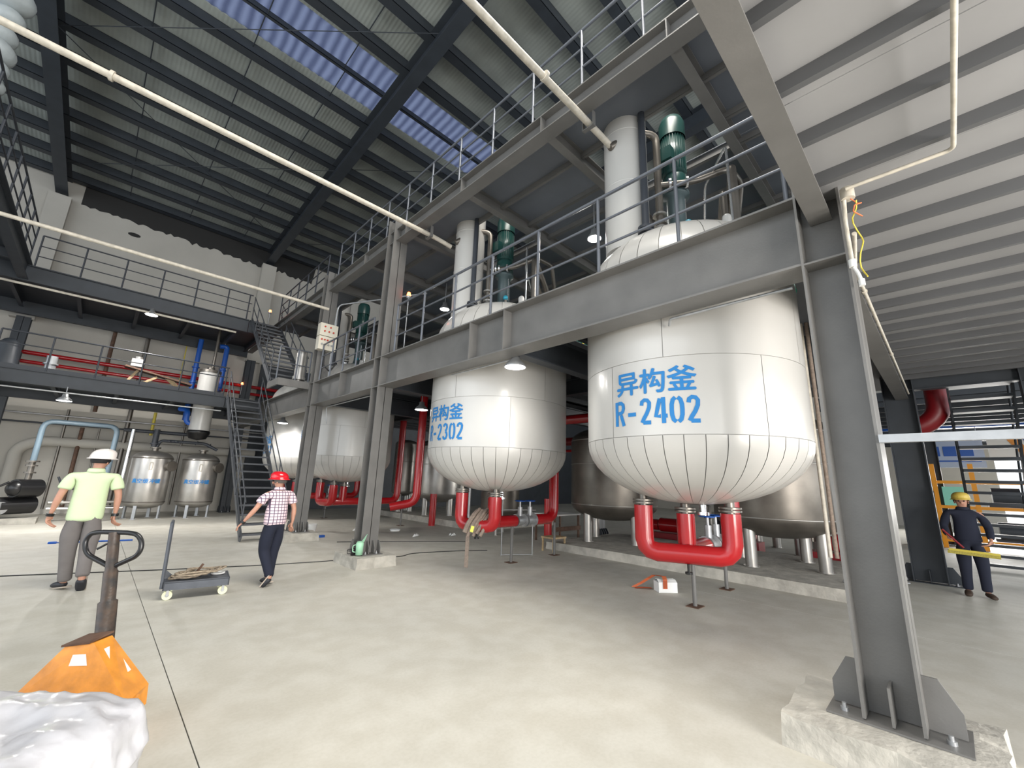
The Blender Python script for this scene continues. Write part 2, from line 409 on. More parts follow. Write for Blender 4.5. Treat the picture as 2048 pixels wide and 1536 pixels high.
column(12.0, -1.33, 4.1, 'dark column at the extreme right edge beside the open stair', STEELD)
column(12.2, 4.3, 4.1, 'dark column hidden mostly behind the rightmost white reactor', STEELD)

# ------------------------------------------------------------------ main beams
def beam(name, label, a, b, w, h, m=STEEL, tf=.02, stiff=None, group=None):
    r = thing(name, label, 'beam', a, group)
    q = MB(); q.ibeam(a, b, w, h, tf, .014); part('girder', q, m, r)
    if stiff:
        for (x, y) in stiff:
            for s in (-1, 1):
                g = MB(); g.box(min(x+s*.007, x+s*w/2), max(x+s*.007, x+s*w/2), y-.008, y+.008, a[2]-h/2+tf, a[2]+h/2-tf); part('stiffener', g, m, r)
    return r
zc = (ZT+ZB)/2; hb = ZT-ZB
beam('main_beam', 'deep grey girder in front of the two big white reactors', (XA, Y1+.154, zc), (XA, Y2-.154, zc), .33, hb, stiff=[(XA, 4.24), (XA, 5.03)])
beam('main_beam', 'grey girder between the middle column and the third column', (XA, Y2+.154, zc), (XA, Y3-.154, zc), .33, hb, stiff=[(XA, 10.07)])
beam('main_beam', 'grey girder passing behind the stair to the back', (XA, Y3+.154, zc), (XA, 21.0, zc), .33, hb)
beam('upper_beam', 'grey girder carrying the railing of the upper platform', (XA, -3, 7.0), (XA, Y3, 7.0), .23, .31, stiff=[(XA, y) for y in (1.62, 3.63, 5.62, 7.6, 9.6)])
beam('upper_beam', 'far piece of the upper girder running to the back wall walkway', (XA, Y3, 7.0), (XA, 21.2, 7.0), .23, .31)
beam('cross_beam', 'light grey beam crossing overhead from the near column towards the viewer', (-2.5, Y1, 3.995), (XA-.02, Y1, 3.995), .155, .25)
beam('cross_beam', 'grey beam from the near column back to the dark column at the right', (XA+.02, Y1, 3.845), (11.9, Y1, 3.845), .2, .5)
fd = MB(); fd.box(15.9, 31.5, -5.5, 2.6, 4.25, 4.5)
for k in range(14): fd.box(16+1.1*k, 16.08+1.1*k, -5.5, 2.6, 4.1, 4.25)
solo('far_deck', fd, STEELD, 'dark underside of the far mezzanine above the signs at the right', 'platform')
beam('edge_beam', 'dark beam closing the right-hand ceiling deck at its far end', (12.0, -4, 3.93), (12.0, .4, 3.93), .2, .3, STEELD)
beam('cross_beam', 'grey beam at the far right edge under the ceiling deck', (5, -2.9, 3.9), (12, -2.9, 3.9), .2, .3)
# cross members of the lower platform, seen between the reactors
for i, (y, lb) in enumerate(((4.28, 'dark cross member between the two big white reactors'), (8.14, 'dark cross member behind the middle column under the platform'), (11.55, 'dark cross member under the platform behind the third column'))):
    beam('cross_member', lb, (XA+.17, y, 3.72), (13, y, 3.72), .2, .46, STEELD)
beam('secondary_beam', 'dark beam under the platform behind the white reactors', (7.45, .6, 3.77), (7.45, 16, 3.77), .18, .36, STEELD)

# ------------------------------------------------------------------ reactor bays: platform deck with round openings
TX = 5.65; TYS = (2.35, 6.2, 13.3, 17.2); TR = 1.35
dk = thing('lower_platform', 'grey steel plate floor of the lower platform round the reactors', 'platform', (XA, Y1, 4.1))
def holed(x0, x1, y0, y1, cx, cy, r, z0, z1, n=32):
    p = MB(); out = []; inn = []
    for i in range(n):
        a = 2*PI*i/n; dx, dy = math.cos(a), math.sin(a); inn.append((cx+r*dx, cy+r*dy))
        t = min(((x1-cx)/dx if dx > 0 else (x0-cx)/dx) if abs(dx) > 1e-6 else 1e9, ((y1-cy)/dy if dy > 0 else (y0-cy)/dy) if abs(dy) > 1e-6 else 1e9)
        out.append((cx+t*dx, cy+t*dy))
    vs = [(a, b, z0) for a, b in inn]+[(a, b, z0) for a, b in out]+[(a, b, z1) for a, b in inn]+[(a, b, z1) for a, b in out]; fs = []
    for i in range(n):
        j = (i+1) % n; fs += [(i, j, n+j, n+i), (2*n+i, 3*n+i, 3*n+j, 2*n+j), (i, 2*n+i, 2*n+j, j), (n+i, n+j, 3*n+j, 3*n+i)]
    return p.add(vs, fs)
for cy in (2.35, 6.2, 9.75, 13.3, 17.2):
    if cy == 9.75: p = MB(); p.box(4.22, 7.35, 8.11, 11.39, 4.102, 4.115); part('deck_plate', p, DECKU, dk)
    else: part('deck_plate', holed(4.22, 7.35, cy-1.9, cy+1.9, TX, cy, 1.37, 4.102, 4.115), DECKU, dk)
    p = MB(); p.box(7.37, 13.4, cy-1.9, cy+1.9, 4.102, 4.115); part('deck_plate', p, STEELD, dk)
    for yj in (-1.6, 1.6):
        p = MB(); p.ibeam((4.22, cy+yj, 4.03), (7.4, cy+yj, 4.03), .1, .14, .01, .008); part('joist', p, STEELD, dk)
    for yj in (-1.2, -.4, .4, 1.2):
        p = MB(); p.ibeam((7.5, cy+yj, 4.03), (13, cy+yj, 4.03), .1, .14, .01, .008); part('joist', p, STEELD, dk)
# right-hand deck above the viewer
rd = thing('ceiling_deck', 'light grey ribbed steel deck overhead at the upper right', 'platform', (4, -2, 3.95))
x = -1.5; k = 0
while x < 12:
    p = MB(); p.box(x+.004, x+1.056, -4.2, .44, 4.055, 4.07); part('deck_plate', p, DECK, rd)
    x += 1.06
x = .42
while x < 11.9:
    p = MB(); p.prism([(x-.045, -4.2, 3.955), (x, -4.2, 3.955), (x, -4.2, 3.963), (x-.037, -4.2, 3.963), (x-.037, -4.2, 4.054), (x-.045, -4.2, 4.054)], (0, 4.64, 0)); part('joist', p, JOISTM, rd)
    x += .535
# upper platform
ud = thing('upper_platform', 'bluish grey upper platform with ribs, seen from below', 'platform', (XA, 0, 7.1))
for i in range(-2, 11):
    y = 1.62+2*i
    if y > 16.8: break
    p = MB(); p.ibeam((XA+.11 if i != 6 else 6.4, y, 6.99), (12.5, y, 6.99), .14, .24, .012, .01); part('cross_member', p, STEEL, ud)
    op = i in (0, 2, 5, 6)
    for xx0, xx1 in ((XA+.12, 4.97), (6.35, 12.5)) if op else ((XA+.12, 4.97), (4.975, 6.345), (6.35, 12.5)):
        p = MB(); p.box(xx0, xx1, y+.005, y+1.995, 7.115, 7.127); part('deck_plate', p, DECKU, ud)
    for xj in (4.93,)+(() if op else (5.75,))+(6.4, 7.45, 8.3, 9.15, 10.0):
        p = MB(); p.bar((xj, y+.01, 7.065), (xj, y+1.99, 7.065), .012, .1); p.bar((xj+.03, y+.01, 7.02), (xj+.03, y+1.99, 7.02), .06, .01); part('rib', p, STEEL, ud)
# back walkways
def walkway(name, label, x0, x1, y0, y1, z, h, m=STEELD):
    r = thing(name, label, 'walkway', (x0, y0, z))
    p = MB(); p.box(x0, x1, y0, y1, z-.03, z-.01); part('deck_plate', p, m, r)
    p = MB(); p.ibeam((x0, y0+.06, z-h/2), (x1, y0+.06, z-h/2), .14, h, .016, .012); part('edge_beam', p, m, r)
    p = MB(); p.ibeam((x0, y1-.1, z-h/2), (x1, y1-.1, z-h/2), .14, h, .016, .012); part('edge_beam', p, m, r)
    x = x0+.7
    while x < x1:
        p = MB(); p.ibeam((x, y0+.13, z-.16), (x, y1-.18, z-.16), .1, .2, .012, .01); part('joist', p, m, r); x += 1.4
    return r
walkway('lower_walkway', 'dark lower walkway along the back wall with red pipes behind it', -9, 2.78, 16.95, 21.0, 4.14, .38)
walkway('upper_walkway', 'dark upper walkway along the back wall, highest on the left', -9, 3.05, 16.95, 21.0, 7.02, .47)
walkway('landing', 'dark landing between the stairs and the platform', 2.80, 3.9, 16.95, 21.0, 4.14, .38)
walkway('landing', 'dark landing at the head of the upper stair', 3.07, 3.92, 16.95, 21.0, 7.02, .47)
lw = thing('side_walkway', 'dark walkway coming forward along the far left edge', 'walkway', (-2.3, 12, 7))
p = MB(); p.ibeam((-2.32, 8.4, 6.8), (-2.32, 16.9, 6.8), .2, .45, .02, .014); part('edge_beam', p, STEELD, lw)
p = MB(); p.box(-6, -2.3, 8.4, 16.9, 6.98, 7.0); part('deck_plate', p, STEELD, lw)
for y in (9.6, 11.7, 13.8, 15.9):
    p = MB(); p.ibeam((-6, y, 6.85), (-2.4, y, 6.85), .12, .24, .012, .01); part('joist', p, STEELD, lw)
lw2 = thing('side_walkway', 'lower dark walkway at the far left under the upper one', 'walkway', (-2.6, 12, 4))
p = MB(); p.ibeam((-2.75, 9, 3.93), (-2.75, 16.9, 3.93), .2, .38, .02, .014); part('edge_beam', p, STEELD, lw2)
p = MB(); p.box(-6, -2.7, 9, 16.9, 4.1, 4.12); part('deck_plate', p, STEELD, lw2)

# ------------------------------------------------------------------ railings
def railing(label, posts, z, m=RAIL, hgt=1.03, rails=(1.03, .69, .35), toe=False, r=.021, name='railing', ends=(.0, .0)):
    R = thing(name, label, 'railing', (posts[0][0], posts[0][1], z))
    for (x, y) in posts:
        p = MB(); p.tube([(x, y, z), (x, y, z+hgt)], r, 8); part('post', p, m, R)
    for h in rails:
        p = MB(); a = Vector((*posts[0], z+h)); b = Vector((*posts[-1], z+h)); d = (b-a).normalized()
        p.tube([a-d*ends[0], b+d*ends[1]], r*(1.05 if h == rails[0] else .75), 8); part('rail', p, m, R)
    if toe:
        p = MB(); a = Vector((*posts[0], z+.06)); b = Vector((*posts[-1], z+.06)); p.bar(a, b, .006, .1); part('toe_board', p, m, R)
    return R
railing('grey three-rail guard on the lower platform beside the near reactor tops', [(3.93, y) for y in (.66, 1.63, 2.62, 3.62, 4.6, 5.56, 6.55, 7.55)], ZT)
railing('grey guard rail on the girder between middle and third column', [(3.93, y) for y in (8.6, 9.35, 10.1, 10.9, 11.6)], ZT)
railing('pale guard rail high on the upper platform edge over the reactors', [(3.98, .96*k-.95) for k in range(0, 10)]+[(3.98, 8.6), (3.98, 9.55), (3.98, 10.5), (3.98, 11.4)], 7.155, RAIL)
railing('dark guard rail of the upper platform leading to the back wall', [(3.98, y) for y in (12.3, 13.2, 14.1, 15.0, 15.9, 16.9)], 7.155, RAILD)
railing('dark railing along the upper walkway on the back wall', [(-2.2+.9*k, 17.0) for k in range(6)]+[(2.95, 17.0)], 7.02, RAILD, .95, (.95, .63, .32), ends=(0, .1))
railing('dark railing along the lower walkway in front of the red pipes', [(-2.4+.97*k, 17.0) for k in range(6)]+[(2.7, 17.0)], 4.14, RAILD, 1.0, (1.0, .66), ends=(0, .05), toe=True)
railing('dark railing running forward on the left side walkway', [(-2.28, y) for y in (9.2, 10.1, 11, 11.9, 12.8, 13.7, 14.6, 15.5, 16.6)], 7.03, RAILD, 1.0, (1.0, .66, .33))
railing('dark second railing on the far side of the left walkway', [(-2.9, y) for y in (9.2, 10.1, 11, 11.9, 12.8, 13.7, 14.6, 15.5, 16.6)], 7.03, RAILD, 1.0, (1.0, .66, .33))
railing('grey guard rail round the small landing over the lower stair', [(3.12, 12.55), (3.6, 12.55), (3.95, 12.55)], 4.16, RAIL, .95, (.95, .5))
R = thing('barrier_rail', 'whitish square rail joined to the near column at chest height, far right', 'rail', (XA, .3, 2.0))
p = MB(); p.bar((3.86, .30, 2.02), (3.86, -2.6, 2.02), .05, .055); part('rail', p, GALV, R)
p = MB(); p.bar((3.86, -2.6, 0), (3.86, -2.6, 2.05), .05, .05); part('post', p, GALV, R)

# ------------------------------------------------------------------ stairs
def stair(label, x0, x1, ya, za, yb, zb, n, m=STEELD, rail=True, rails=(.9, .5)):
    R = thing('stair', label, 'stair', ((x0+x1)/2, ya, za))
    for x in (x0, x1):
        p = MB(); p.bar((x, ya, za), (x, yb, zb), .012, .24); p.bar((x, ya+.0, za+.1), (x, yb, zb+.1), .05, .012); part('stringer', p, m, R)
    for i in range(n):
        t = (i+.7)/n; y = ya+(yb-ya)*t; z = za+(zb-za)*t
        p = MB(); p.box(x0+.01, x1-.01, y-.12, y+.12, z-.008, z); p.box(x0+.01, x1-.01, y-.12, y-.112, z-.045, z-.008); part('tread', p, m, R)
    if rail:
        d = Vector((0, yb-ya, zb-za)).normalized()
        for x in (x0-.02, x1+.02):
            for h in rails:
                p = MB(); p.tube([(x, ya, za+h), (x, yb, zb+h)], .017, 8); part('handrail', p, m, R)
            for t in (.02, .25, .5, .75, .98):
                y = ya+(yb-ya)*t; z = za+(zb-za)*t
                p = MB(); p.tube([(x, y, z), (x, y, z+rails[0])], .016, 8); part('baluster', p, m, R)
    return R
STAIRM = mat('stair_paint', (.085, .09, .10), .5, .2)
stair('lower dark stair rising from the floor behind the man in red helmet', 2.82, 3.76, 12.1, .02, 16.93, 4.12, 19, STAIRM)
stair('upper dark stair climbing from the small landing to the top walkway', 3.12, 4.02, 13.1, 4.16, 16.93, 7.0, 14, STAIRM)
ld = thing('stair_landing', 'small grey landing projecting beside the third column', 'platform', (3.5, 12.6, 4.1))
p = MB(); p.box(3.08, 4.05, 12.2, 13.1, 4.13, 4.15); part('deck_plate', p, STEEL, ld)
for a, b in (((3.08, 12.2), (4.05, 12.2)), ((3.08, 12.2), (3.08, 13.1))):
    p = MB(); p.bar((*a, 4.04), (*b, 4.04), .05, .18); part('edge_channel', p, STEEL, ld)
# open stair at the far right, seen from behind: rises towards the viewer
R = thing('open_stair', 'dark open-tread stair against the bright opening at the right edge', 'stair', (14, -.7, 0))
for y in (-.24, -1.12):
    p = MB(); p.bar((15.6, y, 0.02), (12.25, y, 3.98), .03, .22, (0, 0, 1)); part('stringer', p, STEELD, R)
for i in range(17):
    t = (i+.6)/17; x = 15.6-3.35*t; z = 3.96*t
    p = MB(); p.box(x-.15, x+.15, -1.1, -.26, z-.06, z); part('tread', p, STEELD, R)
for y in (-.24, -1.12):
    p = MB(); p.tube([(15.6, y, .95), (12.25, y, 4.9)], .02, 8); part('handrail', p, STEELD, R)

# ------------------------------------------------------------------ big white reactors
SEAM, HB = 2.19, .75
DOME0, HT = 4.30, .92
def ell(r0, z0, b, t0, t1, n, up=-1): return [(r0*math.cos(t0+(t1-t0)*k/n), z0+up*b*math.sin(t0+(t1-t0)*k/n)) for k in range(n+1)]
cache = {}
def gore(nn, up):
    key = ('g', nn, up)
    if key not in cache:
        p = MB(); da = 2*PI/nn; z0, b = (SEAM, HB) if up < 0 else (DOME0, HT)
        pr = [(x+.006*math.cos(.1), z+up*.004) for x, z in ell(TR, z0, b, 0, math.acos(.12), 10, up)]
        p.lathe((0, 0, 0), pr, 2, .0035, da-.0035)
        pr2 = [(x-.004, z-up*.004) for x, z in pr]
        vs0 = len(p.v)
        for a in (.0035, da-.0035):
            p.add([(x*math.cos(a), x*math.sin(a), z) for x, z in pr]+[(x*math.cos(a), x*math.sin(a), z) for x, z in pr2], [(k, k+1, 12+k-1+0, 11+k) for k in range(10)])
        me = p.mesh('gore_panel'); me.materials.append(CLAD); cache[key] = me
    return cache[key]
def shell(z0, z1, a):
    key = ('s', round(z0, 2), round(z1, 2), round(a, 3))
    if key not in cache:
        p = MB(); R = TR+.005; p.lathe((0, 0, 0), [(R, z0+.003), (R, z1-.003)], 20, .0022, a-.0022)
        p.lathe((0, 0, 0), [(R-.01, z0+.0031), (R, z0+.003)], 20, .0022, a-.0022, False); p.lathe((0, 0, 0), [(R, z1-.003), (R-.01, z1-.0031)], 20, .0022, a-.0022, False)
        me = p.mesh('shell_panel')
        me.materials.append(CLAD); cache[key] = me
    return cache[key]
def on_cyl(me, cx, cy, R, phi0, z0):     # wrap flat lettering (x along, y up) on a cylinder seen from -X side; x to the right of the viewer
    for v in me.vertices:
        a = phi0+v.co.x/R; v.co = Vector((math.cos(a)*(R+v.co.z), math.sin(a)*(R+v.co.z), z0+v.co.y))
def text_mesh(s, size, bold=.0, xs=1.0, extr=.0015):
    cu = bpy.data.curves.new('t', 'FONT'); cu.body = s; cu.size = size; cu.align_x = 'CENTER'; cu.resolution_u = 3; cu.extrude = extr
    o = bpy.data.objects.new('t', cu); COL.objects.link(o); dg = bpy.context.evaluated_depsgraph_get(); dg.update()
    me = bpy.data.meshes.new_from_object(o.evaluated_get(dg)); bpy.data.objects.remove(o); 
    for v in me.vertices: v.co.x *= xs
    bm = bmesh.new(); bm.from_mesh(me)
    if bold:        # thicken the strokes with slightly shifted copies
        g0 = bm.verts[:]+bm.edges[:]+bm.faces[:]
        for dx, dy, dz in ((1, 0, .2), (-1, 0, .3), (0, 1, .1), (0, -1, .15)):
            q = bmesh.ops.duplicate(bm, geom=g0)['geom']
            for v in q:
                if isinstance(v, bmesh.types.BMVert): v.co += Vector((dx*bold, dy*bold, dz*.001))
    xs_ = [v.co.x for v in bm.verts]; a, b = min(xs_), max(xs_); n = int((b-a)/.03)+1      # cut into narrow upright strips so that it bends cleanly
    for i in range(1, n):
        bmesh.ops.bisect_plane(bm, geom=bm.verts[:]+bm.edges[:]+bm.faces[:], plane_co=(a+(b-a)*i/n, 0, 0), plane_no=(1, 0, 0))
    bm.to_mesh(me); bm.free(); return me
# stencil figures as strokes on a 0.62 x 1 cell
GL = {
 'R': [[(.08, 0), (.08, 1)], [(.2, .94), (.38, .94), (.5, .86), (.52, .72), (.46, .58), (.34, .52), (.2, .52)], [(.36, .44), (.54, 0)]],
 '1': [[(.14, .78), (.3, .95), (.3, 0)]],
 '-': [[(.06, .42), (.52, .42)]],
 '2': [[(.09, .74), (.12, .88), (.25, .95), (.4, .93), (.5, .82), (.48, .64), (.36, .42), (.2, .22), (.1, .06)], [(.16, .06), (.56, .06)]],
 '3': [[(.09, .80), (.16, .92), (.3, .95), (.44, .9), (.5, .77), (.44, .6), (.3, .53)], [(.34, .5), (.48, .4), (.52, .26), (.44, .1), (.28, .05), (.14, .1), (.08, .22)]],
 '4': [[(.28, .96), (.16, .6), (.06, .28), (.3, .28)], [(.44, 0), (.44, 1)], [(.50, .28), (.62, .28)]],
 '0': [[(.26, .96), (.14, .88), (.08, .7), (.07, .5), (.08, .3), (.14, .12), (.26, .04)], [(.36, .96), (.48, .88), (.54, .7), (.55, .5), (.54, .3), (.48, .12), (.36, .04)]],
}
def stroke_text(s, h, wd=.135, xs=.86, gap=.13):
    p = MB(); x = 0; W = len(s)*(.62+gap)*h*xs
    for ch in s:
        for st in GL[ch]:
            pts = [Vector((x+a*h*xs, b*h, 0)) for a, b in st]; w = wd*h/2; L = []; Rr = []
            for i, q in enumerate(pts):
                d = (pts[min(i+1, len(pts)-1)]-pts[max(i-1, 0)]).normalized(); n = Vector((-d.y, d.x, 0)); L.append(q+n*w); Rr.append(q-n*w)
            m = len(pts); sub = L+Rr
            p.add([v+Vector((0, 0, .001)) for v in sub]+sub, [(i, i+1, m+i+1, m+i) for i in range(m-1)])
        x += (.62+gap)*h*xs
    for v in p.v: v.x -= W/2
    me = p.mesh('tag_number'); return me
def nozzle(mb_ss, c, z1, z0, r):
    mb_ss.cyl(c, r*.5, z0, z1+.1, 14); mb_ss.cyl(c, r*1.2, z0+.02, z0+.042, 20); mb_ss.cyl(c, r*1.2, z0+.055, z0+.077, 20)
def reactor(cy, code, label, where, phi, L, Rn, Mn, zc=.83, full=True, riser=True):
    cx = TX
    R = thing('reactor', label, 'tank', (cx, cy, 1.4), 'white clad reactors')
    # inner body that shows in the panel joints
    p = MB(); p.lathe((cx, cy, 0), [(.001, SEAM-HB+.012)]+[(x*.996, z+.006) for x, z in ell(TR, SEAM, HB, 0, PI/2, 12)][::-1][1:]+[(TR*.997, DOME0)]+[(x*.996, z-.006) for x, z in ell(TR, DOME0, HT, 0, PI/2, 12, 1)][1:], 64)
    part('inner_shell', p, CLADS, R)
    nn = 40
    for k in range(nn): o = link('gore_panel', gore(nn, -1), None, R, (0, 0, -1.4), (0, 0, 2*PI*k/nn+.03))
    for k in range(32): o = link('gore_panel', gore(32, 1), None, R, (0, 0, -1.4), (0, 0, 2*PI*k/32+.03))
    for z0, z1, off in ((SEAM, 3.06, -.28), (3.06, DOME0, .22)):
        for k in range(5): link('shell_panel', shell(z0, z1, 2*PI/5), None, R, (0, 0, -1.4), (0, 0, 2*PI*k/5+PI+off))
    p = MB(); pr = [(x+.006, z-.008) for x, z in ell(TR, SEAM, HB, math.acos(.135), PI/2, 4)]; pr[-1] = (.001, pr[-1][1]); p.lathe((cx, cy, 0), pr, 24); part('bottom_cap', p, CLAD, R)
    p = MB(); pr = [(x+.006, z+.008) for x, z in ell(TR, DOME0, HT, math.acos(.135), PI/2, 4, 1)]; pr[-1] = (.001, pr[-1][1]); p.lathe((cx, cy, 0), pr, 24); part('top_cap', p, CLAD, R)
    # lettering
    me = text_mesh('异构釜', .30, .006, 1.05); on_cyl(me, 0, 0, TR+.011, phi, 2.69-1.4); o = link('painted_name', me, BLUETXT, R); o['label'] = 'blue stencilled three-character name'
    me = stroke_text(code, .288, .155, .78); 
    for v in me.vertices: v.co = v.co
    bm = bmesh.new(); bm.from_mesh(me); bmesh.ops.subdivide_edges(bm, edges=[e for e in bm.edges if e.calc_length() > .09], cuts=2); bm.to_mesh(me); bm.free()
    on_cyl(me, 0, 0, TR+.009, phi+.01, 2.315-1.4); o = link('painted_number', me, BLUETXT, R); o['label'] = 'blue stencilled number '+code.replace('-', ' ')
    # nozzles and red insulated outlet pipes
    A = (cx+L[0], cy+L[1]); B = (cx+Rn[0], cy+Rn[1]); Mm = (cx+Mn[0], cy+Mn[1])
    for q in (A, B, Mm):
        rho = math.hypot(q[0]-cx, q[1]-cy); zt = SEAM-HB*math.sqrt(1-(rho/TR)**2)
        s = MB(); nozzle(s, q, zt, zt-.13, .11); part('nozzle', s, SSD, R)
    s = MB(); s.cyl((cx+.12, cy-.05), .045, SEAM-HB-.1, SEAM-HB+.03, 12); s.cyl((cx+.12, cy-.05), .08, SEAM-HB-.14, SEAM-HB-.1, 14); part('drain_stub', s, CHROME, R)
    M = thing('outlet_manifold', 'red U-shaped outlet pipework hanging under '+where, 'pipe', (A[0], A[1], zc-.12), 'red outlet manifolds')
    rr = .118
    def zt(q): return SEAM-HB*math.sqrt(1-((q[0]-cx)**2+(q[1]-cy)**2)/TR**2)-.13
    def mitre(a, c, b, k=.16):  # mitred elbow centre line
        a, c, b = Vector(a), Vector(c), Vector(b); return [c+(a-c).normalized()*k, c+(a-c).normalized()*k*.45+(b-c).normalized()*k*.45*.3, c+(b-c).normalized()*k*.45+(a-c).normalized()*k*.45*.3, c+(b-c).normalized()*k]
    pa = [(A[0], A[1], zt(A))]; pb = [(B[0], B[1], zt(B))]
    ca = (A[0], A[1], zc); cb_ = (B[0], B[1], zc)
    s = MB(); s.tube([pa[0]]+mitre(pa[0], ca, cb_)+mitre(ca, cb_, pb[0])+[pb[0]], rr, 16); part('u_pipe', s, RED, M)
    mid = (Vector(ca)+Vector(cb_))/2
    s = MB(); s.tube([(Mm[0], Mm[1], zt(Mm)), (Mm[0], Mm[1], zc+.02)], rr*.95, 16); s.tube([mid, (Mm[0]+.02, Mm[1], zc+.03), (Mm[0]+.62, Mm[1]+.02, zc+.03)], rr*.97, 16); part('centre_leg', s, RED, M)
    s = MB(); s.tube([(Mm[0]+1.25, Mm[1]+.05, zc+.03), (Mm[0]+1.72, Mm[1]+.06, zc+.03), (Mm[0]+1.86, Mm[1]+.06, zc+.12), (Mm[0]+1.9, Mm[1]+.06, zc+.25), (Mm[0]+1.9, Mm[1]+.06, 3.6)], rr*.95, 14); part('riser', s, RED, M)
    for k in (.78, 1.08):
        x = Mm[0]+k; y = Mm[1]+.03; g = MB(); g.tube([(x-.13, y, zc+.03), (x-.11, y, zc+.03)], .13, 14); g.tube([(x+.11, y, zc+.03), (x+.13, y, zc+.03)], .13, 14); g.tube([(x-.11, y, zc+.03), (x, y, zc+.03), (x+.11, y, zc+.03)], [.075, .11, .075], 12)
        g.tube([(x, y, zc+.05), (x, y, zc+.3)], .05, 10); g.tube([(x, y, zc+.3), (x, y, zc+.42)], .022, 8); gv = part('gate_valve', g, GALV, M)
        g = MB(); g.lathe((x, y, zc+.42), [(.095, -.012), (.12, 0), (.095, .012), (.095, -.012)], 20); g.bar((x-.1, y, zc+.42), (x+.1, y, zc+.42), .015, .015); g.bar((x, y-.1, zc+.42), (x, y+.1, zc+.42), .015, .015, (1, 0, 0)); part('hand_wheel', g, BLUE, gv)
    g = MB(); q = mid-Vector((0, 0, rr)); g.tube([q, q-Vector((0, 0, .09))], .018, 8); g.tube([q-Vector((0, 0, .09)), q-Vector((0, 0, .115))], .045, 10); part('drain_cock', g, BLK, M)
    for k, (x, y) in enumerate(((Mm[0]+.83, Mm[1]+.3), (Mm[0]+2.33, Mm[1]+.39))):
        T = thing('pipe_stand', ('nearer' if k == 0 else 'farther')+' thin grey post propping the red pipes under '+where, 'stand', (x, y, 0), 'posts under the red outlet pipes')
        g = MB(); g.tube([(x, y, .01), (x, y, zc-.1)], .03, 10); part('post', g, STEEL, T); g = MB(); g.box(x-.11, x+.11, y-.09, y+.09, 0, .01); part('foot_plate', g, BRN, T)
    if not full: return R
    # top gear: insulated column, motor and pipes
    def dz(x, y): return DOME0+HT*math.sqrt(max(0, 1-((x-cx)**2+(y-cy)**2)/TR**2))
    vx, vy = cx-.6, cy+.5
    V = thing('insulated_column', 'white insulated column rising from '+where, 'column', (vx, vy, 4.6), 'white insulated columns on the reactors')
    g = MB(); g.cyl((vx, vy), .32, dz(vx, vy)-.12, 7.6, 32); part('jacket', g, CLAD, V)
    for z in (6.0, 6.9):
        g = MB(); g.lathe((vx, vy, z), [(.321, -.012), (.326, -.006), (.326, .006), (.321, .012)], 32); part('band', g, CLAD, V)
    g = MB(); x, y = vx-.13, vy-.36; g.tube([(x, y, 7.5), (x, y, 5.15)], .05, 12); g.cyl((x, y), .11, 5.08, 5.12, 16); g.cyl((x, y), .11, 5.14, 5.18, 16); g.cyl((x, y), .06, dz(x, y)-.05, 5.16, 12); part('side_pipe', g, RAILD, V)
    D = thing('agitator_drive', 'dark green agitator motor standing on '+where, 'motor', (cx, cy, 4.88), 'agitator motors')
    g = MB(); g.lathe((cx, cy, 0), [(.001, 5.18), (.26, 5.18), (.26, 5.24), (.16, 5.27), (.135, 5.4), (.135, 5.95), (.2, 5.97), (.2, 6.03), (.001, 6.03)], 28); part('bearing_frame', g, mat_gg, D)
    g = MB(); g.lathe((cx, cy, 0), [(.001, 6.03), (.16, 6.03), (.18, 6.08), (.18, 6.3), (.15, 6.36), (.001, 6.36)], 28); part('gearbox', g, GREEN, D)
    g = MB(); g.lathe((cx, cy, 0), [(.001, 6.36), (.175, 6.36), (.175, 7.06), (.001, 7.06)], 28)
    for k in range(28): a = 2*PI*k/28; g.bar((cx+.172*math.cos(a), cy+.172*math.sin(a), 6.4), (cx+.172*math.cos(a), cy+.172*math.sin(a), 7.02), .007, .03, (math.cos(a), math.sin(a), 0))
    part('motor', g, GREEN, D)
    g = MB(); g.lathe((cx, cy, 0), [(.198, 7.03), (.198, 7.30), (.16, 7.40), (.001, 7.42)], 28); part('fan_cowl', g, GREEN, D)
    g = MB(); g.box(cx-.3, cx-.17, cy-.09, cy+.09, 6.5, 6.72); part('terminal_box', g, GREEN, D)
    g = MB(); x = cx-.1; g.tube([(x+.1, cy-.14, 5.4), (x+.1, cy-.14, 5.9)], .01, 6); part('grease_line', g, CHROME, D)
    # piping on the dome
    P = thing('dome_pipework', 'stained steel pipes, valves and flanges on top of '+where, 'pipe', (cx, cy, 4.9), 'pipework on the reactor domes')
    ax, ay = cx-.36, cy+.1; zb0 = dz(ax, ay)
    g = MB(); g.path([(ax, ay, zb0), (ax, ay, 6.95), (ax-.25, ay+.18, 6.95), (ax-.60, ay+.45, 6.62)], .055, 12, .13); part('vent_pipe', g, SSD, P)
    for z in (.12, .2, .34): g = MB(); g.cyl((ax, ay), .10, zb0+z, zb0+z+.03, 16); part('flange', g, SS, P)
    g = MB(); g.ball((ax, ay, zb0+.06), .085, 12, 8); part('valve_body', g, CHROME, P)
    g = MB(); g.path([(ax, ay, 6.05), (ax+.3, ay-.42, 6.07), (cx+.3, cy-.7, 6.3), (cx+.75, cy-.72, 6.3), (cx+1.3, cy-.4, 5.6)], .045, 12, .12); part('branch_pipe', g, SSD, P)
    for t in (.28, .42, .75): g = MB(); a = Vector((ax, ay, 6.05)); b = Vector((ax+.3, ay-.42, 6.07)); q = a.lerp(b, t); g.tube([q, q+(b-a).normalized()*.03], .09, 14); part('flange', g, CHROME, P)
    bx, by = cx+.12, cy-.78
    g = MB(); g.path([(bx, by, dz(bx, by)-.02), (bx, by, 6.2), (bx+.9, by+.35, 5.7), (bx+1.5, by+.6, 5.1)], .06, 12, .12); part('feed_pipe', g, SSD, P)
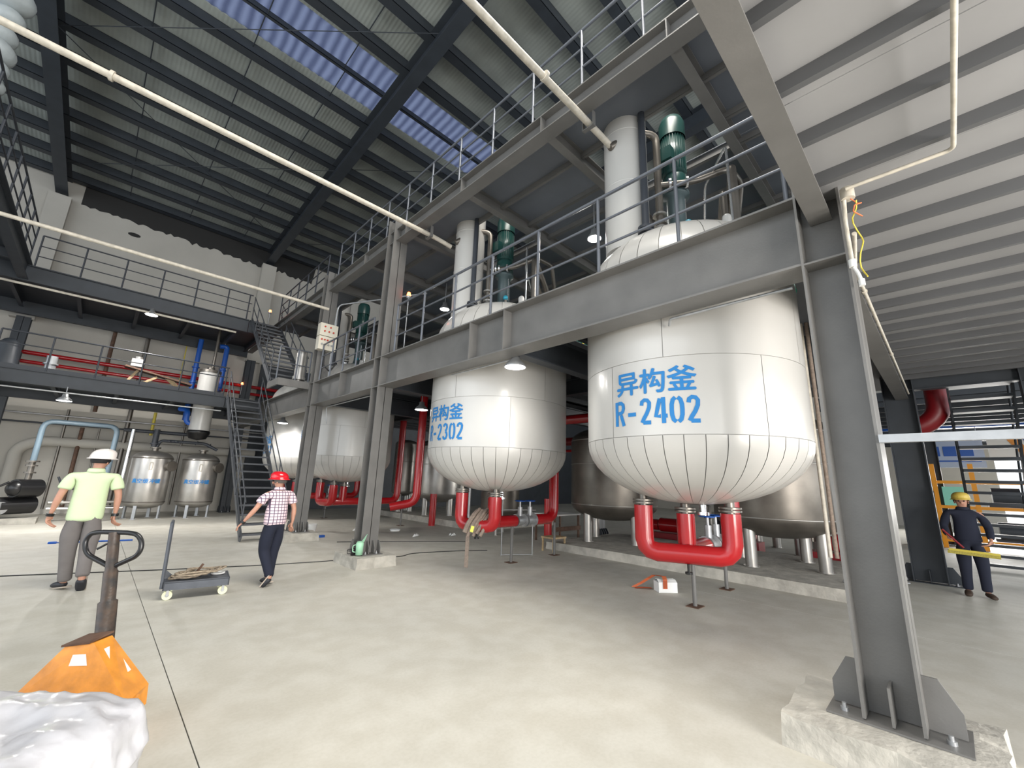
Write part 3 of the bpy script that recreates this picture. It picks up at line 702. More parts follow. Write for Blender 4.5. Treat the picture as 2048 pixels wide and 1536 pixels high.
    g = MB(); g.path([(bx+.2, by+.2, dz(bx+.2, by+.2)), (bx+.2, by+.2, 6.0), (bx+1.5, by+.8, 5.2)], .05, 12, .12); part('feed_pipe', g, SSD, P)
    g = MB(); g.path([(bx-.25, by-.02, dz(bx-.25, by-.02)-.02), (bx-.25, by-.02, 6.35), (bx+.2, by+.45, 6.2), (bx+1.2, by+.9, 5.4)], .018, 8, .08); part('instrument_line', g, CHROME, P)
    for (x, y) in ((ax+.22, ay-.32), (bx+.25, by-.05)):
        g = MB(); g.cyl((x, y), .03, dz(x, y)-.02, dz(x, y)+.14, 10); part('small_valve', g, SSD, P)
        g = MB(); g.ball((x, y, dz(x, y)+.18), .055, 10, 8, (1, 1, 1)); part('valve_head', g, mat_teal, P)
    g = MB(); g.cyl((cx-.2, cy-.75), .06, dz(cx-.2, cy-.75)-.02, dz(cx-.2, cy-.75)+.13, 14); g.ball((cx-.2, cy-.75, dz(cx-.2, cy-.75)+.13), .06, 12, 6); part('capped_nozzle', g, CLAD, P)
    return R
mat_gg = mat('grey_green_enamel', (.06, .09, .095), .4)
mat_teal = mat('teal_enamel', (.02, .30, .42), .35)
reactor(TYS[0], 'R-2402', 'largest white clad reactor marked R-2402, nearest on the right', 'reactor R-2402', math.radians(187), (-.37, .53), (.07, -.40), (-.03, .12))
reactor(TYS[1], 'R-2302', 'middle white clad reactor marked R-2302', 'reactor R-2302', math.radians(181), (-.53, .36), (-.30, -.34), (.05, .1))
reactor(TYS[2], 'R-2202', 'third white clad reactor seen between the two grey columns', 'the third reactor, between the columns', math.radians(181), (-.52, .42), (-.36, -.22), (.02, -.05))
reactor(TYS[3], 'R-2102', 'far white clad reactor brightly lit behind the stair', 'the far reactor behind the stair', math.radians(181), (-.5, .35), (-.25, -.35), (.25, -.3), full=False)

# ------------------------------------------------------------------ stainless vessels behind
def vessel(cx, cy, r, z0, z1, legs, label, m=SSD, nleg=4, a0=.6, lz=.19, hb=None, group=None, weld=True, legr=.11):
    R = thing('steel_vessel', label, 'tank', (cx, cy, lz), group); hb = hb or r*.5
    p = MB(); p.lathe((cx, cy, 0), [(.001, z0-hb)]+[(r*math.cos(t), z0-hb*math.sin(t)) for t in [PI/2*k/10 for k in range(9, -1, -1)]]+[(r, z1)]+[(r*math.cos(t), z1+hb*math.sin(t)) for t in [PI/2*k/10 for k in range(1, 10)]]+[(.001, z1+hb)], 48); part('shell', p, m, R)
    for z in ((z0, z1) if not weld else (z0, z0+(z1-z0)*.62, z1)):
        p = MB(); p.lathe((cx, cy, z), [(r, -.012), (r+.006, -.004), (r+.006, .004), (r, .012)], 48); part('weld_seam', p, SS, R)
    for k in range(nleg):
        a = a0+2*PI*k/nleg; x, y = cx+r*.74*math.cos(a), cy+r*.74*math.sin(a); zt = z0-hb*math.sqrt(1-.74**2)+.06
        p = MB(); p.cyl((x, y), legr, lz+.015, zt, 16); p.cyl((x, y), legr*1.35, lz, lz+.015, 16); part('leg', p, SS, R)
    return R
plinth(8.62, 12.0, 1.25, 7.45, .185, 'long low concrete plinth under the two stained steel tanks', .008)
plinth(9.35, 13.4, 11.2, 18.0, .21, 'far concrete plinth behind the middle column', .008)
vessel(10.3, 2.62, 1.16, 1.12, 2.8, 4, 'stained steel tank partly hidden behind reactor R-2402, on the long plinth', a0=-.35, hb=.42)
vessel(10.3, 6.5, 1.14, 1.12, 2.8, 4, 'stained steel tank between the two white reactors, on the long plinth', a0=-.35, hb=.42)
vessel(9.6, 10.3, .62, .75, 2.9, 4, 'narrow steel vessel behind the lower left of reactor R-2302', hb=.25, lz=0, legr=.05)
vessel(10.35, 14.9, .95, 1.05, 2.9, 4, 'dull steel tank on short legs, far plinth right of the red riser', a0=.2, m=SS, hb=.36, lz=.21)
vessel(9.95, 17.0, .5, 1.05, 3.1, 3, 'slim insulated vessel left of the dull tank on the far plinth', m=SS, hb=.2, lz=.21)
vessel(14.2, 3.4, 1.0, 1.4, 3.4, 4, 'steel tank seen through the gap beside the near column', hb=.4, lz=0)

# ------------------------------------------------------------------ lamps
def lamp(x, y, z, zc, label, pw=60, col=(1, .97, .93), r=.16):
    L = thing('high_bay_lamp', label, 'lamp', (x, y, z), 'round hall lamps')
    p = MB(); p.lathe((x, y, z), [(r, 0), (r*1.02, .02), (r*.8, .07), (.07, .12), (.06, .2), (.001, .2)], 24); part('housing', p, GALV, L)
    p = MB(); p.lathe((x, y, z), [(.001, -.012), (r*.6, -.01), (r*.95, .004), (r*.95, .012)], 24); part('diffuser', p, LAMPM, L)
    if zc: p = MB(); p.tube([(x, y, z+.2), (x, y, zc)], .012, 8); part('stem', p, GALV, L)
    d = light('lamp_light', 'SPOT', (x, y, z-.03), pw, col, .12); d.data.spot_size = math.radians(172); d.data.spot_blend = .6
lamp(4.28, 4.37, 3.33, 3.46, 'bright round lamp under the deep girder, left of reactor R-2402', 25)
lamp(5.57, 8.98, 3.3, 4.1, 'round lamp in the dark between the middle column and reactor R-2302')
lamp(4.3, 15.6, 3.3, 3.5, 'small bright lamp over the lower stair', 130)
lamp(6.15, 4.19, 6.3, 7.11, 'glaring lamp under the upper platform beside the insulated column of R-2402', 110, r=.13)
lamp(6.25, 9.3, 6.3, 7.11, 'glaring lamp under the upper platform left of the R-2302 dome', 90, r=.13)
lamp(.42, 16.95, 6.38, 6.6, 'bright lamp under the upper back walkway', 380)
lamp(-.93, 16.95, 3.4, 3.8, 'bright lamp under the lower back walkway at the left', 330)
for x, y, z, lb in ((3.62, 16.8, 7.45, 'small red warning light at the head of the upper stair'), (3.95, 21.02, 5.35, 'small red warning light on the dark column beside the lower stair'), (4.33, 7.9, 5.6, 'small red warning light on the middle column')):
    L = thing('warning_light', lb, 'lamp', (x, y, z)); p = MB(); p.lathe((x, y, z), [(.001, .1), (.03, .09), (.045, .03), (.045, 0), (.001, 0)], 14); part('lens', p, REDL, L)
    p = MB(); p.cyl((x, y), .05, z-.05, z, 12); p.cyl((x, y), .012, z-.45 if y > 8 else z-1.2, z-.05, 8); part('mount', p, GALV, L)

# ------------------------------------------------------------------ overhead pipes and conduits
def pipe(name, label, pts, r, m, clamps=(), cat='pipe', group=None, bend=None, n=12):
    R = thing(name, label, cat, pts[0], group); p = MB(); p.path(pts, r, n, bend); part('run', p, m, R)
    for q in clamps:
        g = MB(); i = min(range(len(pts)-1), key=lambda k: (Vector(pts[k])-Vector(q)).length+(Vector(pts[k+1])-Vector(q)).length); d = (Vector(pts[i+1])-Vector(pts[i])).normalized()
        g.tube([Vector(q)-d*.02, Vector(q)+d*.02], r*1.5, n); part('clamp', g, m, R)
    return R
pipe('overhead_pipe', 'long cream pipe from the upper left corner to the column of reactor R-2302', [(-9, 7.0, 6.68), (4.35, 7.0, 6.68), (4.72, 6.96, 6.62)], .047, PIPEW, [(-.77, 7.0, 6.68)], bend=.12)
pipe('overhead_pipe', 'cream pipe coming down overhead to the column of reactor R-2402', [(-6, 2.9, 6.7), (4.2, 2.92, 6.7), (4.70, 2.90, 6.66)], .047, PIPEW, [(3.2, 2.9, 6.7)], bend=.12)
pipe('overhead_pipe', 'thin pale pipe high at the left, ending at the third column', [(-9, 11.4, 6.02), (3.85, 11.4, 6.12)], .04, PIPEW)
for x, y, lb in ((4.18, 2.92, 'U-shaped bracket holding the overhead pipe under the upper girder, near'), (4.18, 7.0, 'U-shaped bracket holding the overhead pipe at the middle of the upper girder')):
    R = thing('pipe_bracket', lb, 'bracket', (x, y, 6.55)); p = MB(); p.bar((x, y-.09, 6.6), (x, y-.09, 6.85), .06, .012); p.bar((x, y+.09, 6.6), (x, y+.09, 6.85), .06, .012); p.bar((x, y-.1, 6.61), (x, y+.1, 6.61), .06, .012); part('bracket_arm', p, STEEL, R)
CT = thing('conduit', 'thin pale conduit run under the ceiling deck with an elbow, upper right', 'conduit', (3.88, .1, 3.93))
p = MB(); p.path([(.3, -.33, 3.915), (3.72, -.33, 3.915), (3.72, .245, 3.915)], .014, 10, .05); part('conduit_run', p, PIPEW, CT)
p = MB(); p.cyl((3.80, .245), .045, 3.87, 3.96, 12); part('junction_box', p, PIPEW, CT)
p = MB(); p.path([(3.80, .27, 3.87), (3.83, .285, 3.7), (3.84, .285, 3.36)], .014, 10); part('conduit_drop', p, PIPEW, CT)
p = MB(); p.tube([(3.84, .285, 3.38), (3.84, .285, 3.32)], .024, 10); p.path([(3.84, .28, 3.32), (3.85, .26, 3.26), (3.85, .25, 3.2)], .012, 8); p.tube([(3.85, .25, 3.21), (3.85, .25, 3.16)], .02, 10); part('socket_lamp', p, PAPER, CT)
p = MB(); pts = [(3.80+.03*math.sin(k*1.3), .22-.02*math.cos(k*.9), 3.84-k*.05) for k in range(14)]; p.path(pts, .005, 6); part('loose_wire', p, YEL, CT)
p = MB(); pts = [(3.79+.05*math.sin(k*1.5), .2+.03*math.cos(k*1.7), 3.86-.03*k) for k in range(6)]; p.path(pts, .005, 6); part('loose_wire', p, ORSTR, CT)
pipe('conduit', 'thin grey conduit running back along the cross beam above the dark column', [(3.9, .25, 3.62), (4.6, .33, 3.62), (11.6, .33, 3.66)], .016, PIPEW, [(5.2, .33, 3.62), (8, .33, 3.64)], 'conduit')
pipe('hose', 'yellow hose hooped over the railing beside the R-2402 dome', [(6.9, 1.15, 4.15), (6.85, 1.15, 5.35), (6.9, 1.05, 5.45), (8.1, .85, 4.95)], .022, YEL, cat='hose', bend=.05)
pipe('hose', 'yellow hose hooped over the railing beside the R-2302 dome', [(6.9, 5.0, 4.15), (6.85, 5.0, 5.35), (6.9, 4.9, 5.45), (8.1, 4.7, 4.95)], .022, YEL, cat='hose', bend=.05)
pipe('conduit', 'thin conduit looping under the girder at the top of reactor R-2402', [(4.22, .75, 3.44), (4.22, 1.9, 3.44), (4.3, 1.95, 3.40)], .014, GALV, cat='conduit')
pipe('conduit', 'thin conduit under the girder by the lamp at reactor R-2302', [(4.22, 4.4, 3.44), (4.22, 5.9, 3.44)], .012, GALV, cat='conduit')
pipe('conduit', 'thin grey conduit under the girder between the two left columns', [(4.22, 8.4, 3.44), (4.22, 11.6, 3.44), (4.3, 11.66, 3.0)], .014, GALV, cat='conduit')
for i, (x, y) in enumerate(((7.2, 1.24), (7.2, 1.17), (7.2, 1.10))):
    pipe('riser_pipe', 'slim vertical insulated tube behind the near column, %s of three' % ('left', 'middle', 'right')[i], [(x, y, .8), (x, y, 4.1)], .025, STRAP if i == 1 else PIPEW, group='slim tubes behind the near column')
# green equipment on the platforms
g = MB(); g.tube([(9.5, -2, 5.7), (9.5, 15, 5.7)], .38, 20); solo('green_duct', g, GREENL, 'long green header pipe seen through the railing on the lower platform', 'pipe')
g = MB(); g.tube([(9.0, -2, 6.35), (9.0, 15, 6.35)], .05, 10); solo('header_pipe', g, GALV, 'thin bright pipe along the green header', 'pipe')
for i, y in enumerate((3.3, 7.6, 11.3)):
    L = thing('tube_lamp', 'long white tube lamp under the upper platform, %s of three along the green pipe' % ('nearest', 'middle', 'farthest')[i], 'lamp', (8.4, y, 6.0), 'tube lamps over the lower platform')
    p = MB(); p.bar((8.4, y-.6, 6.0), (8.4, y+.6, 6.0), .1, .05); part('housing', p, PAPER, L); p = MB(); p.tube([(8.4, y-.58, 5.96), (8.4, y+.58, 5.96)], .018, 8); part('tube', p, LAMPM, L)
    p = MB(); p.tube([(8.4, y-.5, 6.02), (8.4, y-.5, 7.12)], .006, 6); p.tube([(8.4, y+.5, 6.02), (8.4, y+.5, 7.12)], .006, 6); part('hanger', p, GALV, L)
pipe('loop_rail', 'bright bent tube frame right of the control box column', [(4.2, 11.7, 4.3), (4.2, 11.7, 6.45), (4.6, 10.9, 6.45), (5.2, 8.6, 6.2)], .022, GALV, cat='pipe', bend=.2)
# control box
R = thing('control_box', 'cream control box with red push buttons, fixed to the third column', 'control box', (3.9, 11.75, 5.3))
for zz, hh in ((5.02, .38), (5.42, .36)):
    p = MB(); p.box(3.78, 4.26, 11.62, 11.84, zz, zz+hh); part('enclosure', p, PANELM, R)
bp = [(3.9, 5.68), (4.05, 5.68), (3.9, 5.55), (4.02, 5.55), (4.14, 5.55)]+[(3.85+.08*k, 5.3) for k in range(5)]
for x, z in bp:
    p = MB(); p.tube([(x, 11.618, z), (x, 11.59, z)], .022, 10); part('push_button', p, BUTR, R)
for k in range(4):
    p = MB(); p.tube([(3.87+.09*k, 11.618, 5.17), (3.87+.09*k, 11.6, 5.17)], .027, 12); part('selector', p, GALV, R)
p = MB(); p.path([(4.0, 11.7, 5.02), (4.02, 11.7, 4.6), (4.2, 11.68, 4.45), (4.35, 11.7, 4.7)], .02, 8); part('cable', p, BLK, R)

# ------------------------------------------------------------------ equipment at the back wall
BG = MB()
for z, m, y, r, lb in ((5.37, RED, 21.4, .075, 'upper red pipe along the back wall'), (5.05, RED, 21.4, .065, 'lower red pipe along the back wall'), (3.35, GALV, 21.5, .03, 'thin grey pipe along the back wall under the walkway'), (3.05, RAILD, 21.5, .03, 'dark thin pipe along the back wall under the walkway'), (6.42, PIPEW, 16.85, .035, 'pale conduit under the upper walkway edge'), (3.62, GALV, 16.86, .02, 'thin conduit under the lower walkway edge')):
    pipe('wall_pipe', lb, [(-8, y, z), (7 if y > 20 else 2.7, y, z)], r, m)
for x, z0, z1, r, m, lb in ((-.35, 3.6, 7, .06, BRN, 'brown vertical pipe, left of two behind the lower walkway'), (.62, .3, 6.9, .07, SSD, 'grey vertical pipe behind the lower walkway, above the hard hat man'), (1.85, 4.2, 6.8, .02, YEL, 'thin yellowish vertical pipe on the back wall'), (-1.0, .2, 3.6, .04, SSD, 'thin vertical pipe behind the black pump'), (-.55, .2, 3.0, .06, BRN, 'stained diagonal-looking upright pipe by the man in the green shirt'), (-.1, .9, 3.0, .025, SSD, 'thin upright pipe right of the stained one'), (.6, 1.6, 3.0, .02, SSD, 'very thin upright pipe on the wall'), (2.35, .3, 3.7, .04, SSD, 'upright pipe between the two small steel tanks'), (1.35, 2.9, 3.8, .05, YEL, 'yellowish stub pipe under the lower walkway')):
    pipe('wall_riser', lb, [(x, 21.55, z0), (x, 21.55, z1)], r, m)
# frame of blue-grey pipe above the pump
pipe('pipe_arch', 'blue-grey pipe arch above the black pump, far left', [(-1.3, 18.6, 1.76), (-1.3, 18.6, 2.93), (.33, 18.6, 2.93), (.33, 18.6, .02)], .07, mat('blue_grey_paint', (.12, .17, .21), .4), bend=.25)
pipe('steel_pipe', 'bright stainless pipe right of the blue-grey arch', [(.75, 19.5, .01), (.75, 19.5, 2.95)], .06, CHROME)
pipe('feed_pipe', 'dark horizontal pipe feeding the small steel tanks', [(.5, 19.6, 2.92), (2.35, 19.6, 2.92), (2.45, 19.6, 2.92)], .06, RAILD)
# pump
R = thing('pump', 'black pump with round housings on the floor at the left edge', 'pump', (-1.4, 18.6, 0))
p = MB(); p.box(-1.95, -.9, 18.3, 19.0, 0, .16); part('base_frame', p, CONC, R)
p = MB(); p.tube([(-1.75, 18.45, .5), (-1.1, 18.9, .5)], .24, 20); part('motor', p, BLK, R)
p = MB(); p.tube([(-1.5, 18.4, .98), (-1.05, 18.75, .98)], .25, 20); p.ball((-1.45, 18.42, .98), .22, 16, 10); part('pump_casing', p, BLK, R)
p = MB(); p.tube([(-1.65, 18.3, .45), (-1.63, 18.27, .45)], .17, 18); part('fan_cover', p, GALV, R)
p = MB(); p.cyl((-1.3, 18.6), .07, 1.2, 1.75, 12); p.cyl((-1.3, 18.6), .13, 1.4, 1.44, 14); p.cyl((-1.3, 18.6), .13, 1.6, 1.64, 14); p.cyl((-1.3, 18.6), .15, 1.72, 1.76, 14); part('discharge_pipe', p, SSD, R)
p = MB(); p.path([(-1.6, 18.3, 1.15), (-1.95, 18.2, .9), (-1.95, 18.2, .4)], .03, 8, .15); part('hose', p, BLK, R)
pipe('floor_pipework', 'low grey pipes with valves behind the man in the green shirt', [(-.8, 19, .55), (.8, 19.2, .55)], .05, SS, [(-.5, 19.04, .55), (.1, 19.11, .55)])
pipe('floor_pipework', 'lowest bright pipe beside the black pump', [(-.8, 18.9, .38), (.9, 19.0, .38)], .045, CHROME, [(-.3, 18.93, .38)])
pipe('loop_hose', 'looped black hose behind the hard hat man', [(-.75, 19.8, 1.3), (-.6, 19.8, .95), (-.1, 19.8, .9), (.1, 19.8, 1.3), (.2, 19.8, 1.8)], .03, RAILD, bend=.2)
def buffer_tank(cx, label, txt):
    cy, r = 19.3, .56
    R = thing('buffer_tank', label, 'tank', (cx, cy, 0), 'small steel tanks with conical look'); 
    p = MB(); hb = .2
    p.lathe((cx, cy, 0), [(.001, .32)]+[(r*math.cos(t), .52-hb*math.sin(t)) for t in [PI/2*k/8 for k in range(7, -1, -1)]]+[(r, 2.0)]+[(r*math.cos(t), 2.0+.26*math.sin(t)) for t in [PI/2*k/8 for k in range(1, 8)]]+[(.001, 2.26)], 40); part('shell', p, SS, R)
    for z in (.55, 2.0):
        p = MB(); p.lathe((cx, cy, z), [(r, -.02), (r+.012, -.012), (r+.012, .012), (r, .02)], 40); part('weld_band', p, SSD, R)
    for k in range(4):
        a = .5+PI/2*k+.6; x, y = cx+r*.86*math.cos(a), cy+r*.86*math.sin(a)
        p = MB(); p.bar((x, y, 0), (x, y, .6), .09, .05, (math.cos(a), math.sin(a), 0)); p.box(x-.08, x+.08, y-.08, y+.08, 0, .012); part('leg', p, GALV, R)
    me = text_mesh(txt, .16, .003, 1.0); on_cyl(me, 0, 0, r+.008, -PI/2-.2, 1.18)
    o = link('painted_name', me, BLUETXT, R); o['label'] = 'blue painted characters'
    p = MB(); p.path([(cx-.1, cy-r-.03, 1.62), (cx-.1, cy-r-.03, 1.85), (cx-.02, cy-r-.03, 1.85), (cx-.02, cy-r-.03, 1.62), (cx-.1, cy-r-.03, 1.62)], .012, 6, .02); part('level_gauge', p, PIPEW, R)
    p = MB(); p.tube([(cx+.42, cy-.36, 1.75), (cx+.5, cy-.46, 1.75)], .15, 16); p.tube([(cx+.5, cy-.46, 1.75), (cx+.52, cy-.49, 1.75)], .18, 16); part('manhole', p, SSD, R)
    p = MB(); p.cyl((cx, cy), .09, 2.24, 2.36, 14); p.cyl((cx, cy), .15, 2.34, 2.38, 16); part('top_nozzle', p, SSD, R)
    return R
buffer_tank(1.42, 'small steel tank with blue characters, left of the pair by the back wall', '真空缓冲罐')
buffer_tank(2.80, 'small steel tank with blue characters, right of the pair under the white vessel', '真空缓冲罐')
pipe('cross_pipe', 'dark flanged pipe joining the tops of the two small tanks', [(1.42, 19.3, 2.3), (1.5, 19.3, 2.62), (2.8, 19.3, 2.62), (3.2, 19.2, 2.4)], .05, RAILD, [(1.75, 19.3, 2.62), (1.95, 19.3, 2.62), (2.55, 19.3, 2.62), (2.95, 19.3, 2.55)])
pipe('feed_pipe', 'thick dark pipe dropping to the left small tank', [(1.36, 19.3, 2.4), (1.36, 19.3, 3.0)], .085, RAILD, [(1.36, 19.3, 2.5)])
R = thing('condenser', 'white insulated vessel with dark bottom hanging through the lower walkway', 'tank', (2.42, 19.5, 2.9))
p = MB(); p.cyl((2.48, 18.9), .32, 3.0, 5.2, 28); part('jacket', p, CLAD, R)
p = MB(); p.lathe((2.48, 18.9, 0), [(.33, 3.05), (.35, 3.02), (.35, 2.94), (.33, 2.93), (.26, 2.76), (.001, 2.7)], 28); part('dished_bottom', p, BLK, R)
p = MB(); p.cyl((2.48, 18.9), .35, 5.2, 5.3, 28); p.cyl((2.48, 18.9), .12, 5.3, 5.42, 16); p.cyl((2.52, 18.9), .05, 5.4, 7.4, 12); part('top_cover', p, SSD, R)
pipe('blue_pipe', 'upright blue pipe left of the white vessel above the walkway', [(2.15, 20.2, 3.5), (2.15, 20.2, 4.6), (2.15, 20.2, 6.75)], .085, BLUE, [(2.15, 20.2, 5.0), (2.15, 20.2, 5.6)])
pipe('blue_pipe', 'bent blue pipe right of the white vessel above the walkway', [(2.75, 19.9, 6.55), (3.0, 19.9, 6.6), (3.0, 19.9, 4.75), (2.8, 19.2, 4.7)], .09, BLUE, [(2.98, 19.9, 5.6)], bend=.18)
pipe('blue_pipe', 'short blue elbow entering the white vessel under the walkway', [(1.85, 19.2, 3.8), (2.05, 18.9, 3.75), (2.05, 18.9, 3.3), (2.4, 18.9, 3.25)], .085, BLUE, bend=.15)
R = thing('conveyor', 'tilted timber and steel chute with a small motor on the lower walkway', 'conveyor', (.9, 18, 4.2))
p = MB(); p.bar((.12, 18, 4.83), (1.9, 18, 4.5), .35, .05); part('chute', p, BRN, R)
p = MB(); p.bar((.15, 18, 4.18), (.45, 18, 4.75), .05, .07); p.bar((.45, 17.9, 4.2), (.95, 17.9, 4.6), .05, .07); p.bar((1.2, 18, 4.65), (1.75, 18, 4.2), .05, .12); part('support', p, WOOD, R)
p = MB(); p.box(.24, .52, 17.85, 18.1, 4.85, 5.1); p.cyl((.4, 17.97), .1, 5.1, 5.18, 12); part('motor_housing', p, SS, R)
p = MB(); p.cyl((-2.35, 18.2), .28, 4.15, 4.9, 16, .2); p.ball((-2.35, 18.2, 4.95), .2, 12, 8); solo('covered_machine', p, STEELD, 'dark machine on the lower walkway in front of the left wall column', 'machine')
p = MB(); p.cyl((-1.45, 17.9), .12, 4.14, 4.75, 14); p.cyl((-1.45, 17.9), .16, 4.5, 4.54, 14); solo('upright_valve', p, GALV, 'grey upright valve behind the lower walkway railing', 'valve')
p = MB(); p.box(4.06, 4.46, 21.69, 21.715, 7.5, 8.2); solo('notice_board', p, BRN, 'brownish board on the pilaster above the upper walkway', 'sign')
# stainless gear beside third column landing
p = MB(); p.cyl((3.75, 12.75), .14, 4.35, 5.15, 20); p.cyl((3.75, 12.75), .17, 4.28, 4.36, 20); p.cyl((3.75, 12.75), .05, 4.15, 4.3, 12); solo('steel_filter', p, SS, 'stainless cylinder on the small landing left of the third column', 'filter')
# large insulated duct on the wall at left
pipe('wall_duct', 'pale insulated duct bending down the back wall at the left edge', [(5, 21.62, 2.45), (-1.5, 21.62, 2.45), (-1.95, 21.62, 2.2), (-1.95, 21.62, .3)], .17, WALLM, bend=.5)
# wrapped bundles, upper left corner
R = thing('wrapped_duct', 'frosty white bulging wrapped duct hanging down the upper left edge', 'duct', (-2.9, 9.5, 8))
z = 11.2; k = 0
while z > 7.95:
    r_ = .26+.05*math.sin(k*2.1); p = MB(); p.ball((-2.62+.05*math.sin(k*1.7)+.02*(11-z), 10.6+.08*math.cos(k), z), r_, 14, 8, (1, 1, .8)); part('bulge', p, FROST, R); z -= .36; k += 1
# red pipework in the back, between the reactors
pipe('red_header', 'thick red header pipe behind the reactors, with a drop', [(8.5, 10.6, 3.9), (8.5, 10.6, 3.25), (8.6, 9.6, 3.25), (8.6, 4.6, 3.25)], .12, RED, bend=.3)
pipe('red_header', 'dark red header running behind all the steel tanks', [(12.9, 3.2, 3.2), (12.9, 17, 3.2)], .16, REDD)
pipe('red_header', 'thin red rail-like pipe above the stained steel tanks', [(11.9, 2, 2.75), (11.9, 10, 2.75)], .05, RED)
pipe('red_riser', 'upright red pipe right of the middle column', [(6.9, 11.0, 4.1), (6.9, 11.0, .95), (6.3, 11.4, .8)], .12, RED, bend=.25)
pipe('red_riser', 'short red standpipe by the far plinth', [(9.0, 13.2, .0), (9.0, 13.2, 1.1)], .12, RED)
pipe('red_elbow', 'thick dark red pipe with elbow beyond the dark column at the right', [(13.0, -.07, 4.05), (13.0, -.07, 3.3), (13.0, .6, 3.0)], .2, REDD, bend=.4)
pipe('red_riser', 'red standpipe behind the farther post of reactor R-2302', [(9.2, 7.9, .2), (9.2, 7.9, 1.2)], .11, RED)
for i, (x, y, lb) in enumerate(((12.6, 6.2, 'red pump skid between the legs of the left stained tank'), (12.8, 4.4, 'red pump skid behind reactor R-2402 outlet pipes'), (12.4, 1.9, 'red pump skid right of the right stained tank'))):
    R = thing('pump_skid', lb, 'pump', (x, y, .18), 'red pump skids on the plinth')
    p = MB(); p.box(x-.25, x+.25, y-.75, y+.75, .0, .3); part('skid', p, REDD, R)
    p = MB(); p.tube([(x, y-.6, .52), (x, y+.1, .52)], .2, 16); p.tube([(x, y+.15, .5), (x, y+.4, .5)], .16, 16); part('motor', p, RED, R)
    p = MB(); p.tube([(x, y+.55, .5), (x, y+.55, 1.1), (x, y+.6, 1.15)], .07, 12); p.tube([(x, y+.55, .8), (x, y+.55, .84)], .13, 14); part('outlet', p, SSD, R)
pipe('thin_support', 'thin pale angle post left of reactor R-2302', [(7.2, 8.9, .02), (7.2, 8.9, 1.9)], .035, GALV, cat='stand')
R = thing('frame_stand', 'spindly steel frame under reactor R-2302', 'stand', (7.3, 7.2, 0))
p = MB()
for a, b in (((6.9, 7.3, 0), (6.9, 7.3, 1.5)), ((7.55, 6.95, 0), (7.55, 6.95, .95)), ((6.9, 7.3, 1.0), (7.6, 6.9, 1.0)), ((6.9, 7.3, .02), (7.55, 6.95, .02))): p.tube([a, b], .012, 6)
part('frame', p, GALV, R)
p = MB(); p.box(8.25, 8.75, 6.9, 7.3, .3, .34); 
for dx, dy in ((8.28, 6.93), (8.72, 6.93), (8.28, 7.27), (8.72, 7.27)): p.bar((dx, dy, 0), (dx*.98+.17, dy*.98+.142, .3), .035, .035)
R = solo('stool', p, WOOD, 'small wooden stool under the pipes right of reactor R-2302', 'stool')
R = thing('work_bench', 'low steel bench with white top behind the riser of reactor R-2302', 'bench', (10.2, 8.3, 0))
p = MB(); p.box(9.5, 10.7, 7.9, 8.7, .72, .76); part('top', p, PAPER, R)
for x in (9.55, 10.65):
    for y in (7.95, 8.65): p = MB(); p.bar((x, y, 0), (x, y, .72), .05, .05); part('leg', p, BRN, R)
p = MB(); p.box(9.5, 10.7, 7.9, 7.93, .3, .42); part('rail', p, BRN, R)
# distant right: signboards, orange rack
p = MB(); p.box(22.0, 22.05, -1.0, 1.4, 2.65, 3.6); R = solo('banner', p, mat('pale_banner', (.42, .50, .66), .6), 'pale blue banner with blue lettering blocks, far right', 'sign')
for k in range(5):
    q = MB(); q.box(21.985, 21.999, -.75+.42*k, -.42+.42*k, 3.05, 3.4); part('lettering', q, BLUE, R)
q = MB(); q.tube([(22.02, -.9, 3.6), (22.02, -.9, 4.12)], .015, 6); q.tube([(22.02, 1.3, 3.6), (22.02, 1.3, 4.12)], .015, 6); part('hanger', q, GALV, R)
q = MB(); q.box(21.985, 21.999, -.9, 1.2, 2.85, 2.9); part('lettering', q, BLUE, R)
p = MB(); p.box(21.9, 22.0, -5, 1.6, 4.05, 4.3); solo('blue_strip', p, BLUE, 'blue strip over the banner, far right', 'sign')
p = MB(); p.box(21.9, 21.95, -2.3, -1.1, 2.9, 3.7); R = solo('poster', p, PAPER, 'white poster with orange stripe behind the open stair', 'sign')
q = MB(); q.prism([(21.89, -1.5, 3.7), (21.89, -1.75, 3.7), (21.89, -2.15, 2.9), (21.89, -1.9, 2.9)], (-.004, 0, 0)); part('stripe', q, ORANGE, R)
q = MB(); q.prism([(21.89, -1.85, 3.7), (21.89, -2.3, 3.7), (21.89, -2.3, 2.9), (21.89, -2.25, 2.9)], (-.004, 0, 0)); part('blue_panel', q, BLUE, R)
R = thing('orange_rack', 'orange steel rack frame beyond the man with the yellow helmet', 'rack', (20.5, 0, 0))
YEO = mat('rack_orange', (.85, .33, .01), .4)
for y in (.35, -.55, -1.8, 1.2):
    p = MB(); p.bar((20.5, y, 0), (20.5, y, 2.7), .1, .12); part('upright', p, YEO, R)
for z in (.25, 1.3, 2.1):
    p = MB(); p.bar((20.5, 1.2, z), (20.5, -1.8, z), .08, .1); part('rail', p, YEO, R)
p = MB(); p.box(20.45, 21.05, -.3, .2, 1.352, 1.95); solo('green_crate', p, mat('mint_crate', (.3, .72, .55), .6), 'mint green crate on the orange rack', 'crate')
for i, (y, z, lb) in enumerate(((-1.2, 1.35, 'dark machine on the rack right of the green crate'), (-1.2, .3, 'dark machine low in the orange rack'), (.8, .3, 'dark load at the left of the orange rack'), (.7, 1.35, 'dark bundle at upper left of the rack'))):
    p = MB(); p.tube([(20.7, y-.3, z+.32), (20.7, y+.3, z+.32)], .28, 14); p.box(20.6, 21.2, y-.4, y+.4, z, z+.1); solo('machine_part', p, STEELD, lb, 'machine')

